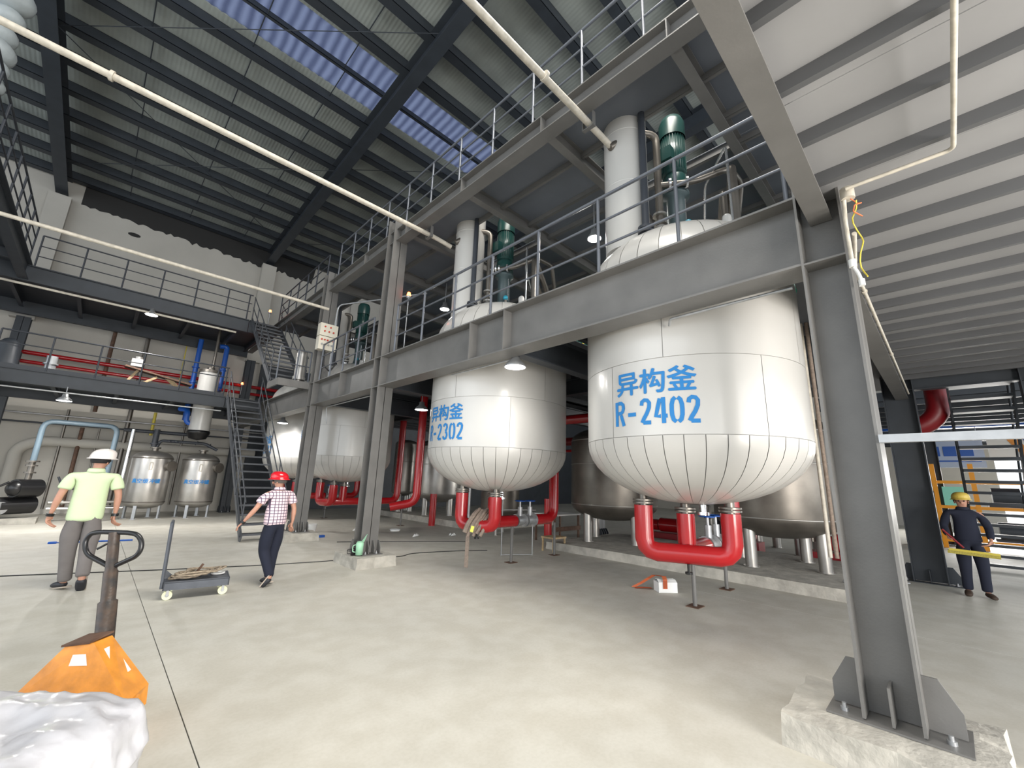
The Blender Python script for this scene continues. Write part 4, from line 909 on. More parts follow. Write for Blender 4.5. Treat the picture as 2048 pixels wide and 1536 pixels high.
# ------------------------------------------------------------------ pallet truck, sack, hand cart
class Frame:      # local frame -> world
    def __init__(s, o, ex, ey): s.o = Vector(o); s.x = Vector((*ex, 0)).normalized(); s.y = Vector((*ey, 0)).normalized()
    def __call__(s, a, b, c): return s.o+s.x*a+s.y*b+Vector((0, 0, c))
F = Frame((.145, 4.01, 0), (.76, -.65), (.65, .76))
T = thing('pallet_truck', 'worn orange hand pallet truck with a black looped handle, front left', 'pallet truck', (.145, 4.01, 0))
p = MB()
b0 = [F(-.36, 0.02, .10), F(.33, 0.02, .10), F(.30, .26, .10), F(-.30, .26, .10)]
b1 = [F(-.35, .0, .22), F(.345, .0, .22), F(.29, .26, .22), F(-.29, .26, .22)]
tp = [F(-.17, .10, .50), F(.0, .10, .52), F(.0, .24, .52), F(-.16, .24, .50)]
p.hexa(b0+b1); p.hexa(b1+tp)
part('hood', p, ORANGE, T)
p = MB(); p.prism([F(-.19, .09, .495), F(-.02, .09, .517), F(.0, .25, .535), F(-.16, .25, .515)], (0, 0, .012)); part('top_cover', p, BRN, T)
for a in (-.33, .31):
    p = MB(); q = .04 if a > 0 else -.04; p.hexa([F(a-.05, -.06, .08), F(a+.05, -.06, .08), F(a+.05, .12, .08), F(a-.05, .12, .08), F(a-.05, -.06, .2), F(a+.05, -.06, .2), F(a+.03, .12, .22), F(a-.03, .12, .22)]); part('shoulder', p, ORANGE, T)
for a in (-.2, .2):
    p = MB(); p.hexa([F(a-.08, 0, .045), F(a+.08, 0, .045), F(a+.05, -1.15, .045), F(a-.05, -1.15, .045), F(a-.08, 0, .105), F(a+.08, 0, .105), F(a+.05, -1.15, .075), F(a-.05, -1.15, .075)]); part('fork', p, ORANGE, T)
    p = MB(); p.tube([F(a-.05, -.95, .04), F(a+.05, -.95, .04)], .04, 14); part('roller', p, TYRE, T)
def sticker(u0, u1, v0, v1, nm='sticker'):      # on the sloping front of the hood
    q = MB(); A, B, Cc, D = b1[0], b1[1], tp[1], tp[0]; nrm = (B-A).cross(D-A).normalized(); nrm = -nrm if nrm.z < 0 else nrm
    def at(u, v): return (A.lerp(B, u)).lerp(D.lerp(Cc, u), v)+nrm*.003
    q.add([at(u0, v0), at(u1, v0), at(u1, v1), at(u0, v1)], [(0, 1, 2, 3)]); return part(nm, q, PAPER, T)
sticker(.40, .70, .62, .82)
q = MB(); A, B, Cc, D = b1[1], b1[2], tp[2], tp[1]; nn_ = (B-A).cross(D-A).normalized(); nn_ = nn_ if nn_.dot(F.x) > 0 else -nn_
def at2(u, v): return A.lerp(B, u).lerp(D.lerp(Cc, u), v)+nn_*.003
q.add([at2(.25, .35), at2(.75, .35), at2(.75, .85), at2(.25, .85)], [(0, 1, 2, 3)]); part('sticker', q, PAPER, T)
HB0, HT0 = F(-.06, .29, .30), Vector((.197, 4.39, 1.18))
ax = (HT0-HB0).normalized()
p = MB(); p.tube([F(-.06, .28, .16), HB0, HB0+ax*.42, HB0+ax*.43, HB0+ax*.62, HB0+ax*.63, HT0], [.06, .055, .055, .042, .042, .035, .033], 14); part('handle_shaft', p, mat('worn_black_paint', (.022, .020, .019), .45, 0, 0, 14, .2, 30, col2=(.07, .045, .03)), T)
p = MB(); e = F.x; L = [(-.10, 0), (.10, 0), (.165, -.012), (.198, -.06), (.195, -.12), (.165, -.165), (.02, -.235)]
pts = [HT0+e*a+ax*b for a, b in [(-.02, -.235), (-.165, -.165), (-.195, -.12), (-.198, -.06), (-.165, -.012)]+L]
p.path(pts, .0165, 12, .035); part('handle_loop', p, BLK, T)
p = MB(); p.path([HT0-ax*.06, HT0-ax*.085-e*.05, HT0-ax*.12-e*.11], .008, 8); part('release_lever', p, BLK, T)
for a in (-.07, .07):
    p = MB(); p.tube([F(-.06+a-.03, .36, .09), F(-.06+a+.03, .36, .09)], .09, 20); part('steer_wheel', p, TYRE, T)
p = MB(); p.cyl(F(-.06, .33, 0)[:2], .06, .12, .36, 16); part('pump_body', p, mat('pump_grey', (.05, .05, .05), .5), T)
# white sack lying over the forks
def sack(frame, x0, x1, y0, y1, z0, z1, nx=64, ny=48, nz=22):
    from mathutils import noise
    vs = []; idx = {}; fs = []
    def V(i, j, k):
        if (i, j, k) in idx: return idx[i, j, k]
        u, v, w = i/nx*2-1, j/ny*2-1, k/nz*2-1
        q = Vector((u, v, w)); n = 11.0; L = (abs(u)**n+abs(v)**n+abs(w)**n)**(1/n); q = q/L if L > 1e-6 else q
        X = x0+(x1-x0)*(q.x+1)/2; Y = y0+(y1-y0)*(q.y+1)/2; Z = z0+(z1-z0)*(q.z+1)/2
        P_ = Vector((X, Y, Z)); a = noise.fractal(P_*4.0, 1, 2, 4); rdg = 1-abs(noise.noise(Vector((X*3.5+Y*5, Y*2.2-X*1.5, Z*5))))*2
        rd2 = 1-abs(noise.noise(Vector((X*9+Y*4, Y*11-X*3, Z*12))))*2; d = .022*a+.03*rdg+.012*rd2; edge = max(abs(u), abs(v)) > .9
        nrm = Vector((q.x**5, q.y**5, max(q.z, -.2)**5 if q.z > 0 else 0)); nrm = nrm.normalized() if nrm.length > 1e-6 else Vector((0, 0, 1))
        if w < -.3 and q.x > .9: d += .03*noise.noise(Vector((X*3, Y*6, Z*7)))
        if w > -.95: P_ += nrm*d
        idx[i, j, k] = len(vs); vs.append(frame(*P_)); return idx[i, j, k]
    for i in range(nx):
        for j in range(ny):
            for k in (0, nz): fs.append((V(i, j, k), V(i+1, j, k), V(i+1, j+1, k), V(i, j+1, k)))
    for k in range(nz):
        for i in range(nx):
            for j in (0, ny): fs.append((V(i, j, k), V(i+1, j, k), V(i+1, j, k+1), V(i, j, k+1)))
        for j in range(ny):
            for i in (0, nx): fs.append((V(i, j, k), V(i, j+1, k), V(i, j+1, k+1), V(i, j, k+1)))
    m = MB(); m.add(vs, fs, True); return m
R = thing('white_sack', 'large crumpled white plastic sack in the lower left corner', 'sack', (-.1, 2.9, .11))
p = sack(F, -.85, 1.05, -1.72, -.81, .112, .635); part('body', p, SACK, R)
p = sack(F, .94, 1.11, -1.30, -1.0, .20, .36, 10, 14, 6); part('knotted_corner', p, SACK, R)
PNK = mat('pink_print', (.62, .34, .40), .5)
p = MB(); p.prism([F(-.52, -.87, .645), F(-.05, -.86, .645), F(-.12, -.90, .648), F(-.52, -.98, .65)], (0, 0, .006)); part('print_patch', p, PNK, R)

CA = math.radians(-8)
G = Frame((1.30, 7.46, 0), (math.cos(CA), math.sin(CA)), (-math.sin(CA), math.cos(CA)))
R = thing('platform_cart', 'dark grey platform hand cart with pale wheels, carrying rope', 'cart', (1.30, 7.46, 0))
def fbox(fr, a0, a1, b0_, b1_, c0, c1): return [fr(a0, b0_, c0), fr(a1, b0_, c0), fr(a1, b1_, c0), fr(a0, b1_, c0), fr(a0, b0_, c1), fr(a1, b0_, c1), fr(a1, b1_, c1), fr(a0, b1_, c1)]
CARTM = mat('cart_paint', (.085, .095, .115), .5, 0, .2, 8)
p = MB(); p.hexa(fbox(G, -.36, .36, -.24, .24, .205, .215))
for a in (((-.36, .36), (-.24, -.225)), ((-.36, .36), (.225, .24)), ((-.36, -.345), (-.24, .24)), ((.345, .36), (-.24, .24))): p.hexa(fbox(G, a[0][0], a[0][1], a[1][0], a[1][1], .12, .222))
part('deck', p, CARTM, R)
p = MB(); p.path([G(-.375, -.2, .14), G(-.40, -.2, .95), G(-.40, .2, .95), G(-.375, .2, .14)], .018, 10, .06)
part('handle', p, CARTM, R)
p = MB()
p.hexa([G(-.385, -.19, .25), G(-.379, -.19, .25), G(-.379, .19, .25), G(-.385, .19, .25), G(-.405, -.19, .9), G(-.399, -.19, .9), G(-.399, .19, .9), G(-.405, .19, .9)]); part('handle_panel', p, CARTM, R)
p = MB(); p.prism([G(-.37, .0, .222), G(-.24, .0, .222), G(-.37, .0, .34)], (.0, .012, 0)); part('brace', p, CARTM, R)
for i, (a, b) in enumerate(((-.30, -.19), (.30, -.19), (-.30, .19), (.30, .19))):
    W_ = MB(); pass
    W_ = MB(); W_.tube([G(a, b-.02, .055), G(a, b+.02, .055)], .022, 12); W_.bar(G(a, b-.025, .05), G(a, b-.025, .12), .03, .004); W_.bar(G(a, b+.025, .05), G(a, b+.025, .12), .03, .004); cf = part('caster_fork', W_, GALV, R)
    W_ = MB(); W_.tube([G(a, b-.017, .055), G(a, b+.017, .055)], .055, 20); part('wheel', W_, TYRE, cf)
p = MB(); random.seed(3)
for s in range(5):
    cx_, cy_, r0 = -.1+.05*s-.05, .02-.015*s, .13+.015*s; pts = []
    for k in range(20): a = k*.7+s; rr_ = r0*(1+.35*math.sin(k*1.3+s*2)); pts.append(G(cx_+rr_*1.4*math.cos(a), max(-.2, min(.2, cy_+rr_*math.sin(a)*.9)), .236+.017*s+.016*math.sin(k*2.1)))
    p.path(pts, .012, 6, .05, 3)
solo('rope', p, ROPE, 'tangled tan rope heaped on the platform cart', 'rope')
p = MB(); c_ = G(.23, .06, .226); p.lathe(c_, [(.055, 0), (.085, 0), (.085, .018), (.055, .018), (.055, 0)], 24); solo('tape_roll', p, PAPER, 'white tape ring lying at the right end of the cart', 'tape')
p = MB(); p.bar(G(-.02, .1, .26), G(.04, .12, .36), .008, .03); solo('strap_end', p, BRN, 'short dark strip sticking up from the rope on the cart', 'strap')

# ------------------------------------------------------------------ small things on the floor
p = MB(); p.tube([(-.41, 13.72, .02), (-.28, 13.7, .02)], .028, 8); p.tube([(-.05, 13.66, .018), (.95, 13.5, .018)], .018, 8); p.tube([(-.28, 13.7, .02), (-.05, 13.66, .018)], .01, 8)
solo('blue_pole', p, BLUE, 'thin blue pole lying on the floor behind the man in the green shirt', 'pole')
cab = [(-3, 13.6, .008), (-.94, 12.47, .008), (1.32, 11.15, .008), (2.9, 10.45, .008), (3.5, 10.1, .008), (4.6, 9.85, .008), (5.2, 9.6, .008), (5.9, 9.9, .008), (6.4, 9.8, .008), (7.4, 9.6, .008)]
cab = [(-3, 10.9, .008), (-.6, 10.1, .008), (1.3, 9.35, .008), (2.5, 8.95, .008), (3.35, 8.75, .008), (4.55, 8.55, .008), (5.0, 8.35, .008), (5.35, 8.6, .008), (6.4, 8.35, .008), (7.1, 8.0, .008)]
p = MB(); p.path(cab, .008, 6, .4, 6); solo('floor_cable', p, BLK, 'thin black cable snaking across the floor', 'cable')
p = MB(); p.path([(4.7, 11.0, .007), (6.2, 10.2, .007), (7.6, 9.4, .007)], .007, 6, .4); solo('floor_cable', p, BLK, 'second thin cable behind the middle column', 'cable')
R = thing('mug', 'black mug with handle standing on the middle column plinth', 'mug', (3.74, 7.98, .2))
p = MB(); p.lathe((3.74, 7.98, .2), [(.001, 0), (.042, 0), (.045, .12), (.039, .12), (.037, .01), (.001, .01)], 20); part('cup', p, BLK, R)
p = MB(); p.path([(3.715, 8.01, .225), (3.66, 8.05, .225), (3.66, 8.05, .30), (3.715, 8.01, .30)], .006, 8, .02); part('handle', p, BLK, R)
MINT = mat('mint_plastic', (.36, .66, .45), .35)
R = thing('jug', 'mint green plastic jug leaning at the foot of the middle column', 'jug', (3.83, 7.87, .2))
p = MB(); p.lathe((3.80, 7.86, .22), [(.001, 0), (.062, 0), (.07, .2), (.05, .235), (.045, .23), (.062, .19), (.055, .01)], 20); part('body', p, MINT, R)
p = MB(); p.path([(3.77, 7.90, .26), (3.70, 7.93, .27), (3.70, 7.93, .38), (3.77, 7.90, .40)], .008, 8, .03); part('handle', p, MINT, R)
p = MB(); p.prism([(3.81, 7.85, .42), (3.90, 7.80, .58), (3.88, 7.86, .44)], (.004, .03, 0)); part('spout_strip', p, MINT, R)
R = thing('carton', 'small white open carton with an orange strap over it, right of centre', 'box', (6.93, 3.47, 0))
CF = Frame((6.93, 3.44, 0), (.76, -.65), (.65, .76))
p = MB(); 
for q in (fbox(CF, -.155, .155, -.1, .1, 0, .006), fbox(CF, -.155, .155, -.1, -.094, 0, .15), fbox(CF, -.155, .155, .094, .1, 0, .15), fbox(CF, -.155, -.149, -.1, .1, 0, .15), fbox(CF, .149, .155, -.1, .1, 0, .15)): p.hexa(q)
part('carton_body', p, PAPER, R)
for s in (1, -1):
    p = MB(); p.hexa([CF(-.15, s*.1, .15), CF(.15, s*.1, .15), CF(.15, s*.03, .185), CF(-.15, s*.03, .185), CF(-.15, s*.1, .154), CF(.15, s*.1, .154), CF(.15, s*.03, .189), CF(-.15, s*.03, .189)]); part('flap', p, PAPER, R)
p = MB()
def ribbon(m, pts, w, wd):
    L = []; 
    for q in pts: L.append((Vector(q)+wd*w/2, Vector(q)-wd*w/2))
    vs = [v for a in L for v in a]; fs = [(2*i, 2*i+1, 2*i+3, 2*i+2) for i in range(len(pts)-1)]; m.add(vs, fs); m.add([v+Vector((0, 0, .006)) for v in vs], fs)
ribbon(p, [CF(-.05, -.112, .06), CF(-.05, -.112, .19), CF(-.02, 0, .22), CF(-.14, .1, .22), CF(-.2, .17, .16), CF(-.32, .22, .07), CF(-.45, .22, .01)], .07, CF.x)
ribbon(p, [CF(-.45, .16, .01), CF(-.3, .14, .02), CF(-.18, .13, .015)], .06, CF.y)
solo('webbing_strap', p, ORSTR, 'orange webbing strap trailing from the white carton onto the floor', 'strap')
# towels slung on the red pipe of the middle reactor
p = MB(); O = Vector((5.27, 6.12, .86)); wd = Vector((.2, .1, 0)).normalized()
for k in range(9):
    a = 0; off = O+Vector((-.16+.035*k, .10-.03*k+.02*math.sin(k*3), .10+.02*math.sin(k*2)))
    p.path([off+Vector((.16, .05, .13+.01*(k % 3))), off+Vector((.02, 0, .06)), off+Vector((-.09-.006*k, .02, -.10)), off+Vector((-.13-.014*k, .05, -.24-.025*(k % 3)))], .03, 8, .06)
R = thing('sling_bundle', 'bundle of tan lifting slings hung over the red pipe of reactor R-2302', 'sling', tuple(O))
part('folded_slings', p, STRAP, R)
p = MB(); p.bar(O+Vector((-.22, .12, -.15)), O+Vector((-.22, .12, -.86+.12)), .075, .012, (1, .3, 0)); part('hanging_end', p, STRAP, R)
p = MB(); c_ = O+Vector((-.24, -.04, -.02)); p.bar(c_, c_+Vector((-.03, .0, -.10)), .055, .015, (-.7, -.6, .2)); q = part('reflective_label', p, mat('reflective_yellow', (.75, .85, .10), .4), R)
# debris
random.seed(11)
for i, (x, y, lb, cat) in enumerate(((6.1, 12.9, 'crumpled white paper scrap, leftmost on the floor between the columns', 'litter'), (6.35, 12.2, 'white wrapper scrap beside the thin post between the columns', 'litter'), (7.1, 12.4, 'round white plastic lid on the floor between the columns', 'litter'), (6.9, 10.9, 'small white scrap right of the middle column, nearer', 'litter'), (8.0, 10.6, 'small white scrap right of the middle column, near the far plinth', 'litter'), (4.9, 13.3, 'pale bucket lying right of the third column foot', 'litter'))):
    p = MB()
    for k in range(4 if i != 2 else 1):
        a, b = x+random.uniform(-.12, .12), y+random.uniform(-.1, .1); r_ = random.uniform(.05, .1)
        if i == 2: p.lathe((x, y, .0), [(.001, .01), (.13, .01), (.16, .05), (.165, .05), (.14, 0)], 20)
        elif i == 5 and k == 0: p.lathe((x, y, .0), [(.09, .0), (.12, .22), (.125, .22), (.1, 0)], 18); break
        else: p.add([(a-r_, b, .005), (a, b-r_*.6, .03), (a+r_, b, .01), (a+.3*r_, b+r_*.5, .075), (a-.2*r_, b+.1*r_, .07)], [(0, 1, 4), (1, 2, 3), (1, 3, 4), (0, 4, 3), (2, 3, 0), (0, 1, 2)])
    solo('litter', p, PAPER, lb, cat)
p = MB(); p.box(4.62, 4.78, 12.0, 12.08, .0, .06); solo('blue_rag', p, BLUE, 'small blue scrap at the third column plinth', 'litter')
p = MB(); p.tube([(9.3, 1.45, .19), (10.2, .7, .19)], .012, 6); p.ball((9.3, 1.45, .2), .03, 8, 6); solo('metal_bar', p, GALV, 'thin bar lying on the long plinth near the right column', 'bar')

# ------------------------------------------------------------------ people
def skin_mesh(chains, sub=2):
    """chains: list of lists of (pos, radius or (rx, ry)); first point of a later chain may be an index tuple (chain, i) to branch from."""
    vs = []; es = []; rad = []; ids = []
    for ch in chains:
        row = []
        for q in ch:
            if isinstance(q[0], int): row.append(ids[q[0]][q[1]]); continue
            pos, r = q; vs.append(pos); rad.append(r if isinstance(r, tuple) else (r, r)); row.append(len(vs)-1)
        ids.append(row)
        for a, b in zip(row, row[1:]): es.append((a, b))
    me = bpy.data.meshes.new('s'); me.from_pydata([tuple(v) for v in vs], es, [])
    o = bpy.data.objects.new('s', me); COL.objects.link(o)
    m = o.modifiers.new('k', 'SKIN'); m.use_smooth_shade = True; m.branch_smoothing = .6
    for i, sv in enumerate(me.skin_vertices[0].data): sv.radius = rad[i]; sv.use_root = (i == 0)
    s = o.modifiers.new('b', 'SUBSURF'); s.levels = sub; s.render_levels = sub
    dg = bpy.context.evaluated_depsgraph_get(); dg.update()
    out = bpy.data.meshes.new_from_object(o.evaluated_get(dg)); bpy.data.objects.remove(o)
    for pl in out.polygons: pl.use_smooth = True
    out.materials.clear()
    return out
def person(loc, rotz, k, pose, label, shirt, trouser, shoe, helmet, hair, sole=None, long_sleeve=False, belly=1.0):
    R = thing('person', label, 'person', loc, None, rotz); Vv = lambda a: Vector(a)*k
    J = pose; C_ = lambda n: Vv(J[n])
    def ch(*a): return [(Vv(p_), (r*k if not isinstance(r, tuple) else (r[0]*k, r[1]*k))) for p_, r in a]
    pel, sp, cst, nk, hb_ = J['pelvis'], J['spine'], J['chest'], J['neck'], J['head']
    hd = Vector(hb_); tilt = (hd-Vector(nk)).normalized(); look = J['look']; lk = Vector((math.sin(look), math.cos(look), 0)); rt = Vector((lk.y, -lk.x, 0))
    chains = [ch((pel, (.12, .085)), (sp, (.10, .08)), (cst, (.11, .075)), (nk, (.056, .053)))]
    chains[0] += ch((tuple(Vector(nk)+tilt*.055), .056), (tuple(hd+lk*.012-tilt*.035), (.066, .074)), (tuple(hd+tilt*.03), (.078, .092)), (tuple(hd+tilt*.09), (.06, .07)))
    for s_ in ('L', 'R'):
        sg = -1 if s_ == 'L' else 1
        sh, el, wr, hn = [Vector(J[n+s_]) for n in ('sh', 'el', 'wr', 'hand')]
        base = len(chains)
        d = (hn-wr).normalized(); pal = wr+d*.075
        chains.append([(0, 2)]+ch((tuple(sh-Vector((sg*.015, 0, .01))), .048), (tuple(sh.lerp(el, .45)), .046), (tuple(el), .037), (tuple(el.lerp(wr, .35)), .038), (tuple(wr), (.026, .021)), (tuple(wr+d*.04), (.034, .017)), (tuple(pal), (.038, .015))))
        th = Vector(J.get('thumb'+s_, (-sg*.4, .75, 0))).normalized(); side = d.cross(th).normalized()
        for f in range(4):
            spread = th*(.028-.0185*f); ln = (.068, .076, .07, .054)[f]; a = pal+spread+d*.012
            c1_ = a+d*ln*.45+side*(J.get('curl'+s_, .012))*.6; c2_ = c1_+d*ln*.3+side*J.get('curl'+s_, .012)*1.6; c3_ = c2_+d*ln*.2+side*J.get('curl'+s_, .012)*2.0
            chains.append([(base, 7)]+ch((tuple(a), .0105), (tuple(c1_), .0095), (tuple(c2_), .0085), (tuple(c3_), .0075)))
        tb = wr+d*.03+th*.03
        chains.append([(base, 6)]+ch((tuple(tb), .0125), (tuple(tb+d*.028+th*.016), .011), (tuple(tb+d*.052+th*.018+side*.006), .009)))
        hp, kn, an, to = [Vector(J[n+s_]) for n in ('hip', 'kn', 'an', 'toe')]
        chains.append([(0, 0)]+ch((tuple(hp), .07), (tuple(hp.lerp(kn, .5)), .062), (tuple(kn), .048), (tuple(kn.lerp(an, .35)), .048), (tuple(an), .035), (tuple(an.lerp(to, .5)+Vector((0, 0, -.02))), .034), (tuple(to), .026)))
    # nose and ears grow from the head
    o = link('body', skin_mesh(chains), SKIN, R)
    def sub(nm, mb, m, lb=None):
        me = mb.mesh(nm); q = link(nm, me, m, R)
        if lb: q['label'] = lb
        return q
    hc = hd*k
    q = MB(); q.ball(hc+(lk*.098-tilt*.012)*k, .016*k, 10, 8, (1, 1, 1.5)); sub('nose', q, SKIN)
    for sg in (-1, 1):
        q = MB(); c_ = hc+(rt*sg*.078)*k; q.ball(c_, .026*k, 10, 8, (.45, .8, 1.2)); sub('ear', q, SKIN)
        q = MB(); q.ball(hc+(lk*.083+rt*sg*.03+tilt*.016)*k, .012*k, 8, 6); sub('eye', q, BLK)
    q = MB(); q.bar(hc+(lk*.090-tilt*.052-rt*.02)*k, hc+(lk*.090-tilt*.052+rt*.02)*k, .010*k, .008*k); sub('mouth', q, mat('lips', (.3, .1, .08), .6))
    q = MB(); q.ball(hc-(lk*.012)*k+tilt*.03*k, .096*k, 18, 12, (1, 1.08, 1.0)); me = q.mesh('hair')
    bm = bmesh.new(); bm.from_mesh(me); bmesh.ops.delete(bm, geom=[v for v in bm.verts if v.co.z < hc.z-.035*k or ((v.co-hc).dot(lk) > .045*k and v.co.z < hc.z+.06*k)], context='VERTS'); bm.to_mesh(me); bm.free(); link('hair', me, hair, R)
    # helmet
    Hh = bpy.data.objects.new('h', None)
    q = MB(); hz = hc+tilt*.055*k-lk*.004*k; M_ = Matrix((rt, lk, tilt)).transposed()
    prof = [(.134, -.016), (.136, -.009), (.118, .0), (.117, .035), (.108, .072), (.085, .102), (.048, .120), (.001, .125)]
    q.lathe((0, 0, 0), [(a*k, b*k) for a, b in prof], 36); q.lathe((0, 0, 0), [(.132*k, -.018*k), (.112*k, -.004*k), (.112*k, .03*k), (.001, .1*k)], 36)
    q.v = [hz+M_ @ Vector((v.x*.95, v.y*1.12+(.018*k if v.y > .1*k and v.z < 0 else 0), v.z)) for v in q.v]; sub('hard_hat', q, helmet)
    q = MB(); 
    for dx in (-.03, 0, .03): q.path([hz+M_ @ (Vector((dx, 1.12*a, b))*k) for a, b in ((.11, .03), (.085, .085), (.03, .112), (-.03, .112), (-.085, .085), (-.11, .03))], .007*k, 6, .03*k)
    sub('hat_ridge', q, helmet)
    # clothes
    e = .018
    def up(p_, d_): return tuple(Vector(p_)+Vector(d_))
    hem = Vector(pel).lerp(Vector(sp), .05)
    hm = J.get('hem', .05)
    chains = [ch((tuple(hem+Vector((0, 0, -hm))), (.178, .135)), (tuple(hem+Vector((0, 0, -hm+.05))), (.176, .134)), (sp, (.158*belly, .122*belly)), (cst, (.19, .125)), (tuple(Vector(cst).lerp(Vector(nk), .5)), (.14, .105)), (tuple(Vector(nk)-Vector((0, 0, .015))), (.085, .08)), (tuple(Vector(nk)+Vector((0, 0, .01))), (.07, .068)))]
    for s_ in ('L', 'R'):
        sh, el, wr = [Vector(J[n+s_]) for n in ('sh', 'el', 'wr')]
        if long_sleeve: chains.append([(0, 4)]+ch((tuple(sh+Vector((0, 0, -.01))), .072), (tuple(sh.lerp(el, .5)), .066), (tuple(el), .056), (tuple(el.lerp(wr, .5)), .052), (tuple(el.lerp(wr, .9)), .046)))
        else: chains.append([(0, 4)]+ch((tuple(sh+Vector((0, 0, -.015))), .074), (tuple(sh.lerp(el, .35)), .072), (tuple(sh.lerp(el, .62)), .070), (tuple(sh.lerp(el, .72)), .070)))
    link('shirt', skin_mesh(chains), shirt, R)
    q = MB(); c_ = Vv(nk)+Vector((0, 0, .012*k)); q.lathe(c_, [(.062*k, .0), (.066*k, .03*k), (.078*k, .012*k), (.084*k, -.02*k)], 24); sub('collar', q, shirt)
    chains = [ch((tuple(Vector(pel)+Vector((0, 0, .11))), (.155, .122)), (tuple(Vector(pel)+Vector((0, 0, .05))), (.165, .125)), (pel, (.168, .125)))]
    for s_ in ('L', 'R'):
        hp, kn, an = [Vector(J[n+s_]) for n in ('hip', 'kn', 'an')]
        chains.append([(0, 2)]+ch((tuple(hp), .118), (tuple(hp.lerp(kn, .5)), .102), (tuple(kn), .082), (tuple(kn.lerp(an, .5)), .070), (tuple(kn.lerp(an, .88)), .068), (tuple(kn.lerp(an, 1.02)), .066)))
    link('trousers', skin_mesh(chains), trouser, R)
    for s_ in ('L', 'R'):
        an, to = Vector(J['an'+s_]), Vector(J['toe'+s_]); d = (to-an); d = Vector((d.x, d.y, d.z)); f = d.normalized()
        hl = an-f*.03+Vector((0, 0, -.045)); ptn = [(tuple(hl), (.048, .042)), (tuple(an.lerp(to, .45)+Vector((0, 0, -.015))), (.054, .046)), (tuple(to), (.052, .034)), (tuple(to+f*.05), (.036, .024))]
        link('shoe', skin_mesh([ch(*ptn)]), shoe, R)
        if sole:
            q = MB(); a = Vv(tuple(hl-f*.035)); b = Vv(tuple(to+f*.045)); up_ = f.cross(Vector((f.y, -f.x, 0)).normalized() if abs(f.z) < .98 else Vector((1, 0, 0))); up_ = up_ if up_.z > 0 or abs(f.z) > .8 else -up_
            dn = -up_*.036*k; q.bar(a+dn, b+dn+up_*.006*k, .085*k, .016*k, up_); sub('sole', q, sole)
    if 'watch' in J:
        for s_ in J['watch']:
            wr, hn = Vector(J['wr'+s_]), Vector(J['hand'+s_]); d = (hn-wr).normalized(); q = MB(); q.tube([(wr-d*.005)*k, (wr+d*.03)*k], .036*k, 14); sub('wrist_band', q, BLK)
    return R
def jd(**kw):
    d = dict(pelvis=(0, 0, .95), spine=(0, 0, 1.12), chest=(0, 0, 1.33), neck=(0, 0, 1.46), head=(0, .015, 1.585), look=0,
             shL=(-.185, 0, 1.41), shR=(.185, 0, 1.41), elL=(-.235, -.02, 1.14), elR=(.235, -.02, 1.14), wrL=(-.25, .04, .90), wrR=(.25, .04, .90), handL=(-.25, .06, .8), handR=(.25, .06, .8),
             hipL=(-.09, 0, .90), hipR=(.09, 0, .90), knL=(-.10, .02, .49), knR=(.10, .02, .49), anL=(-.10, 0, .09), anR=(.10, 0, .09), toeL=(-.11, .16, .03), toeR=(.11, .16, .03))
    d.update(kw); return d
LIME = mat('pale_green_cotton', (.62, .74, .47), .85, 0, .06, 5, .1, 25)
GREYT = mat('grey_cotton', (.17, .155, .15), .9, 0, .1, 8); NAVY = mat('navy_cotton', (.010, .013, .028), .9)
WHITEH = mat('white_helmet', (.80, .74, .70), .3, coat=.3); REDH = mat('red_helmet', (.62, .01, .02), .2, coat=.5); YELH = mat('yellow_helmet', (.60, .44, .08), .4)
HAIR = mat('black_hair', (.012, .010, .01), .7); GHAIR = mat('greying_hair', (.10, .085, .075), .8)
SHOE = mat('black_shoe', (.018, .019, .025), .5); SOLEM = mat('pale_sole', (.42, .36, .30), .8)
pose1 = jd(watch='LR', look=.75, head=(.02, .015, 1.585), hem=.14, elL=(-.25, -.03, 1.15), wrL=(-.285, .0, .93), handL=(-.295, .02, .83), elR=(.25, -.03, 1.15), wrR=(.26, .0, .91), handR=(.255, .0, .81), curlL=.02, curlR=.02,
           knL=(-.075, .04, .50), anL=(-.035, .09, .09), toeL=(-.10, .22, .035), knR=(.09, -.02, .50), anR=(.10, -.17, .17), toeR=(.11, -.12, .035))
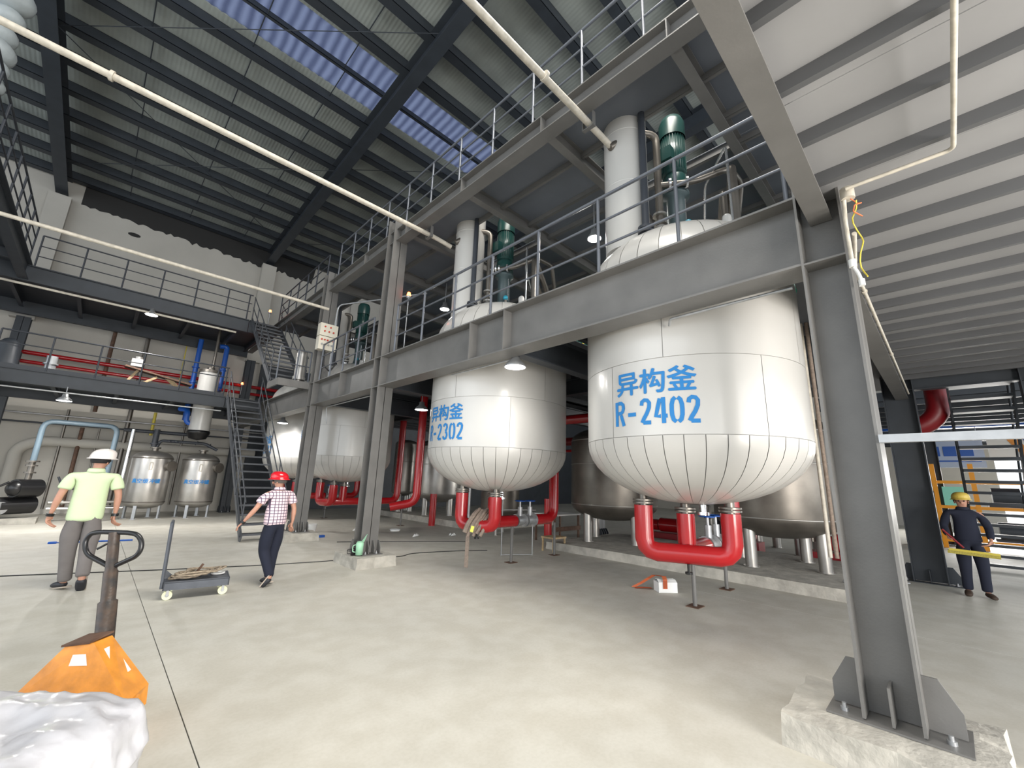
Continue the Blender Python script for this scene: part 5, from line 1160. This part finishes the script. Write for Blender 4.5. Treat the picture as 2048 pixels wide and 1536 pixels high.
person((.035, 8.62, 0), 0.0, 1.085, pose1, 'man seen from behind in white hard hat, pale green polo shirt and grey trousers', LIME, GREYT, SHOE, WHITEH, HAIR, SOLEM, belly=1.08).scale = (1.1, 1.05, 1)
pose2 = jd(watch='L', hem=.07, look=-.55, head=(-.01, .02, 1.58), elL=(-.30, .03, 1.17), wrL=(-.40, .12, .97), handL=(-.45, .16, .89), elR=(.24, -.07, 1.15), wrR=(.235, -.08, .93), handR=(.23, -.07, .83),
           knL=(-.07, .05, .49), anL=(-.055, -.20, .24), toeL=(-.09, -.13, .11), knR=(.07, .05, .48), anR=(.05, .03, .09), toeR=(.06, .17, .035), curlL=.008, curlR=.014)
pose2.update(anL=(-.06, -.17, .15), toeL=(-.10, -.13, .04))
person((2.17, 7.46, 0), .30, .955, pose2, 'man walking away in red hard hat, pink checked shirt and dark trousers', PLAID, NAVY, SHOE, REDH, GHAIR, SOLEM, belly=1.12).scale = (1.08, 1.05, 1)
pose3 = jd(hem=.07, look=.15, elL=(-.25, .02, 1.15), wrL=(-.22, .16, .95), handL=(-.18, .24, .89), elR=(.26, -.02, 1.15), wrR=(.25, .14, .97), handR=(.22, .24, .93), curlL=.02, curlR=.02,
           anL=(-.09, .03, .09), toeL=(-.12, .17, .035), anR=(.11, -.03, .09), toeR=(.14, .12, .035))
person((11.15, -.1, 0), math.radians(100), .98, pose3, 'worker in yellow hard hat and dark blue overalls carrying a broom, far right', NAVY, NAVY, mat('brown_shoe', (.05, .03, .02), .7), YELH, HAIR, None, True).scale = (1.1, 1.1, 1)
R = thing('broom', 'short broom with yellow bristles held by the worker at the right', 'broom', (10.75, -.1, .85))
p = MB(); p.tube([(10.80, .20, 1.08), (10.76, -.02, .80)], .016, 8); part('stick', p, REDD, R)
p = MB(); p.bar((10.76, .16, .76), (10.72, -.42, .74), .05, .04); part('head', p, YEL, R)
p = MB(); p.bar((10.76, .18, .725), (10.72, -.42, .705), .06, .05); q = part('bristles', p, mat('yellow_bristle', (.48, .40, .08), .9, 0, .3, 60), R)
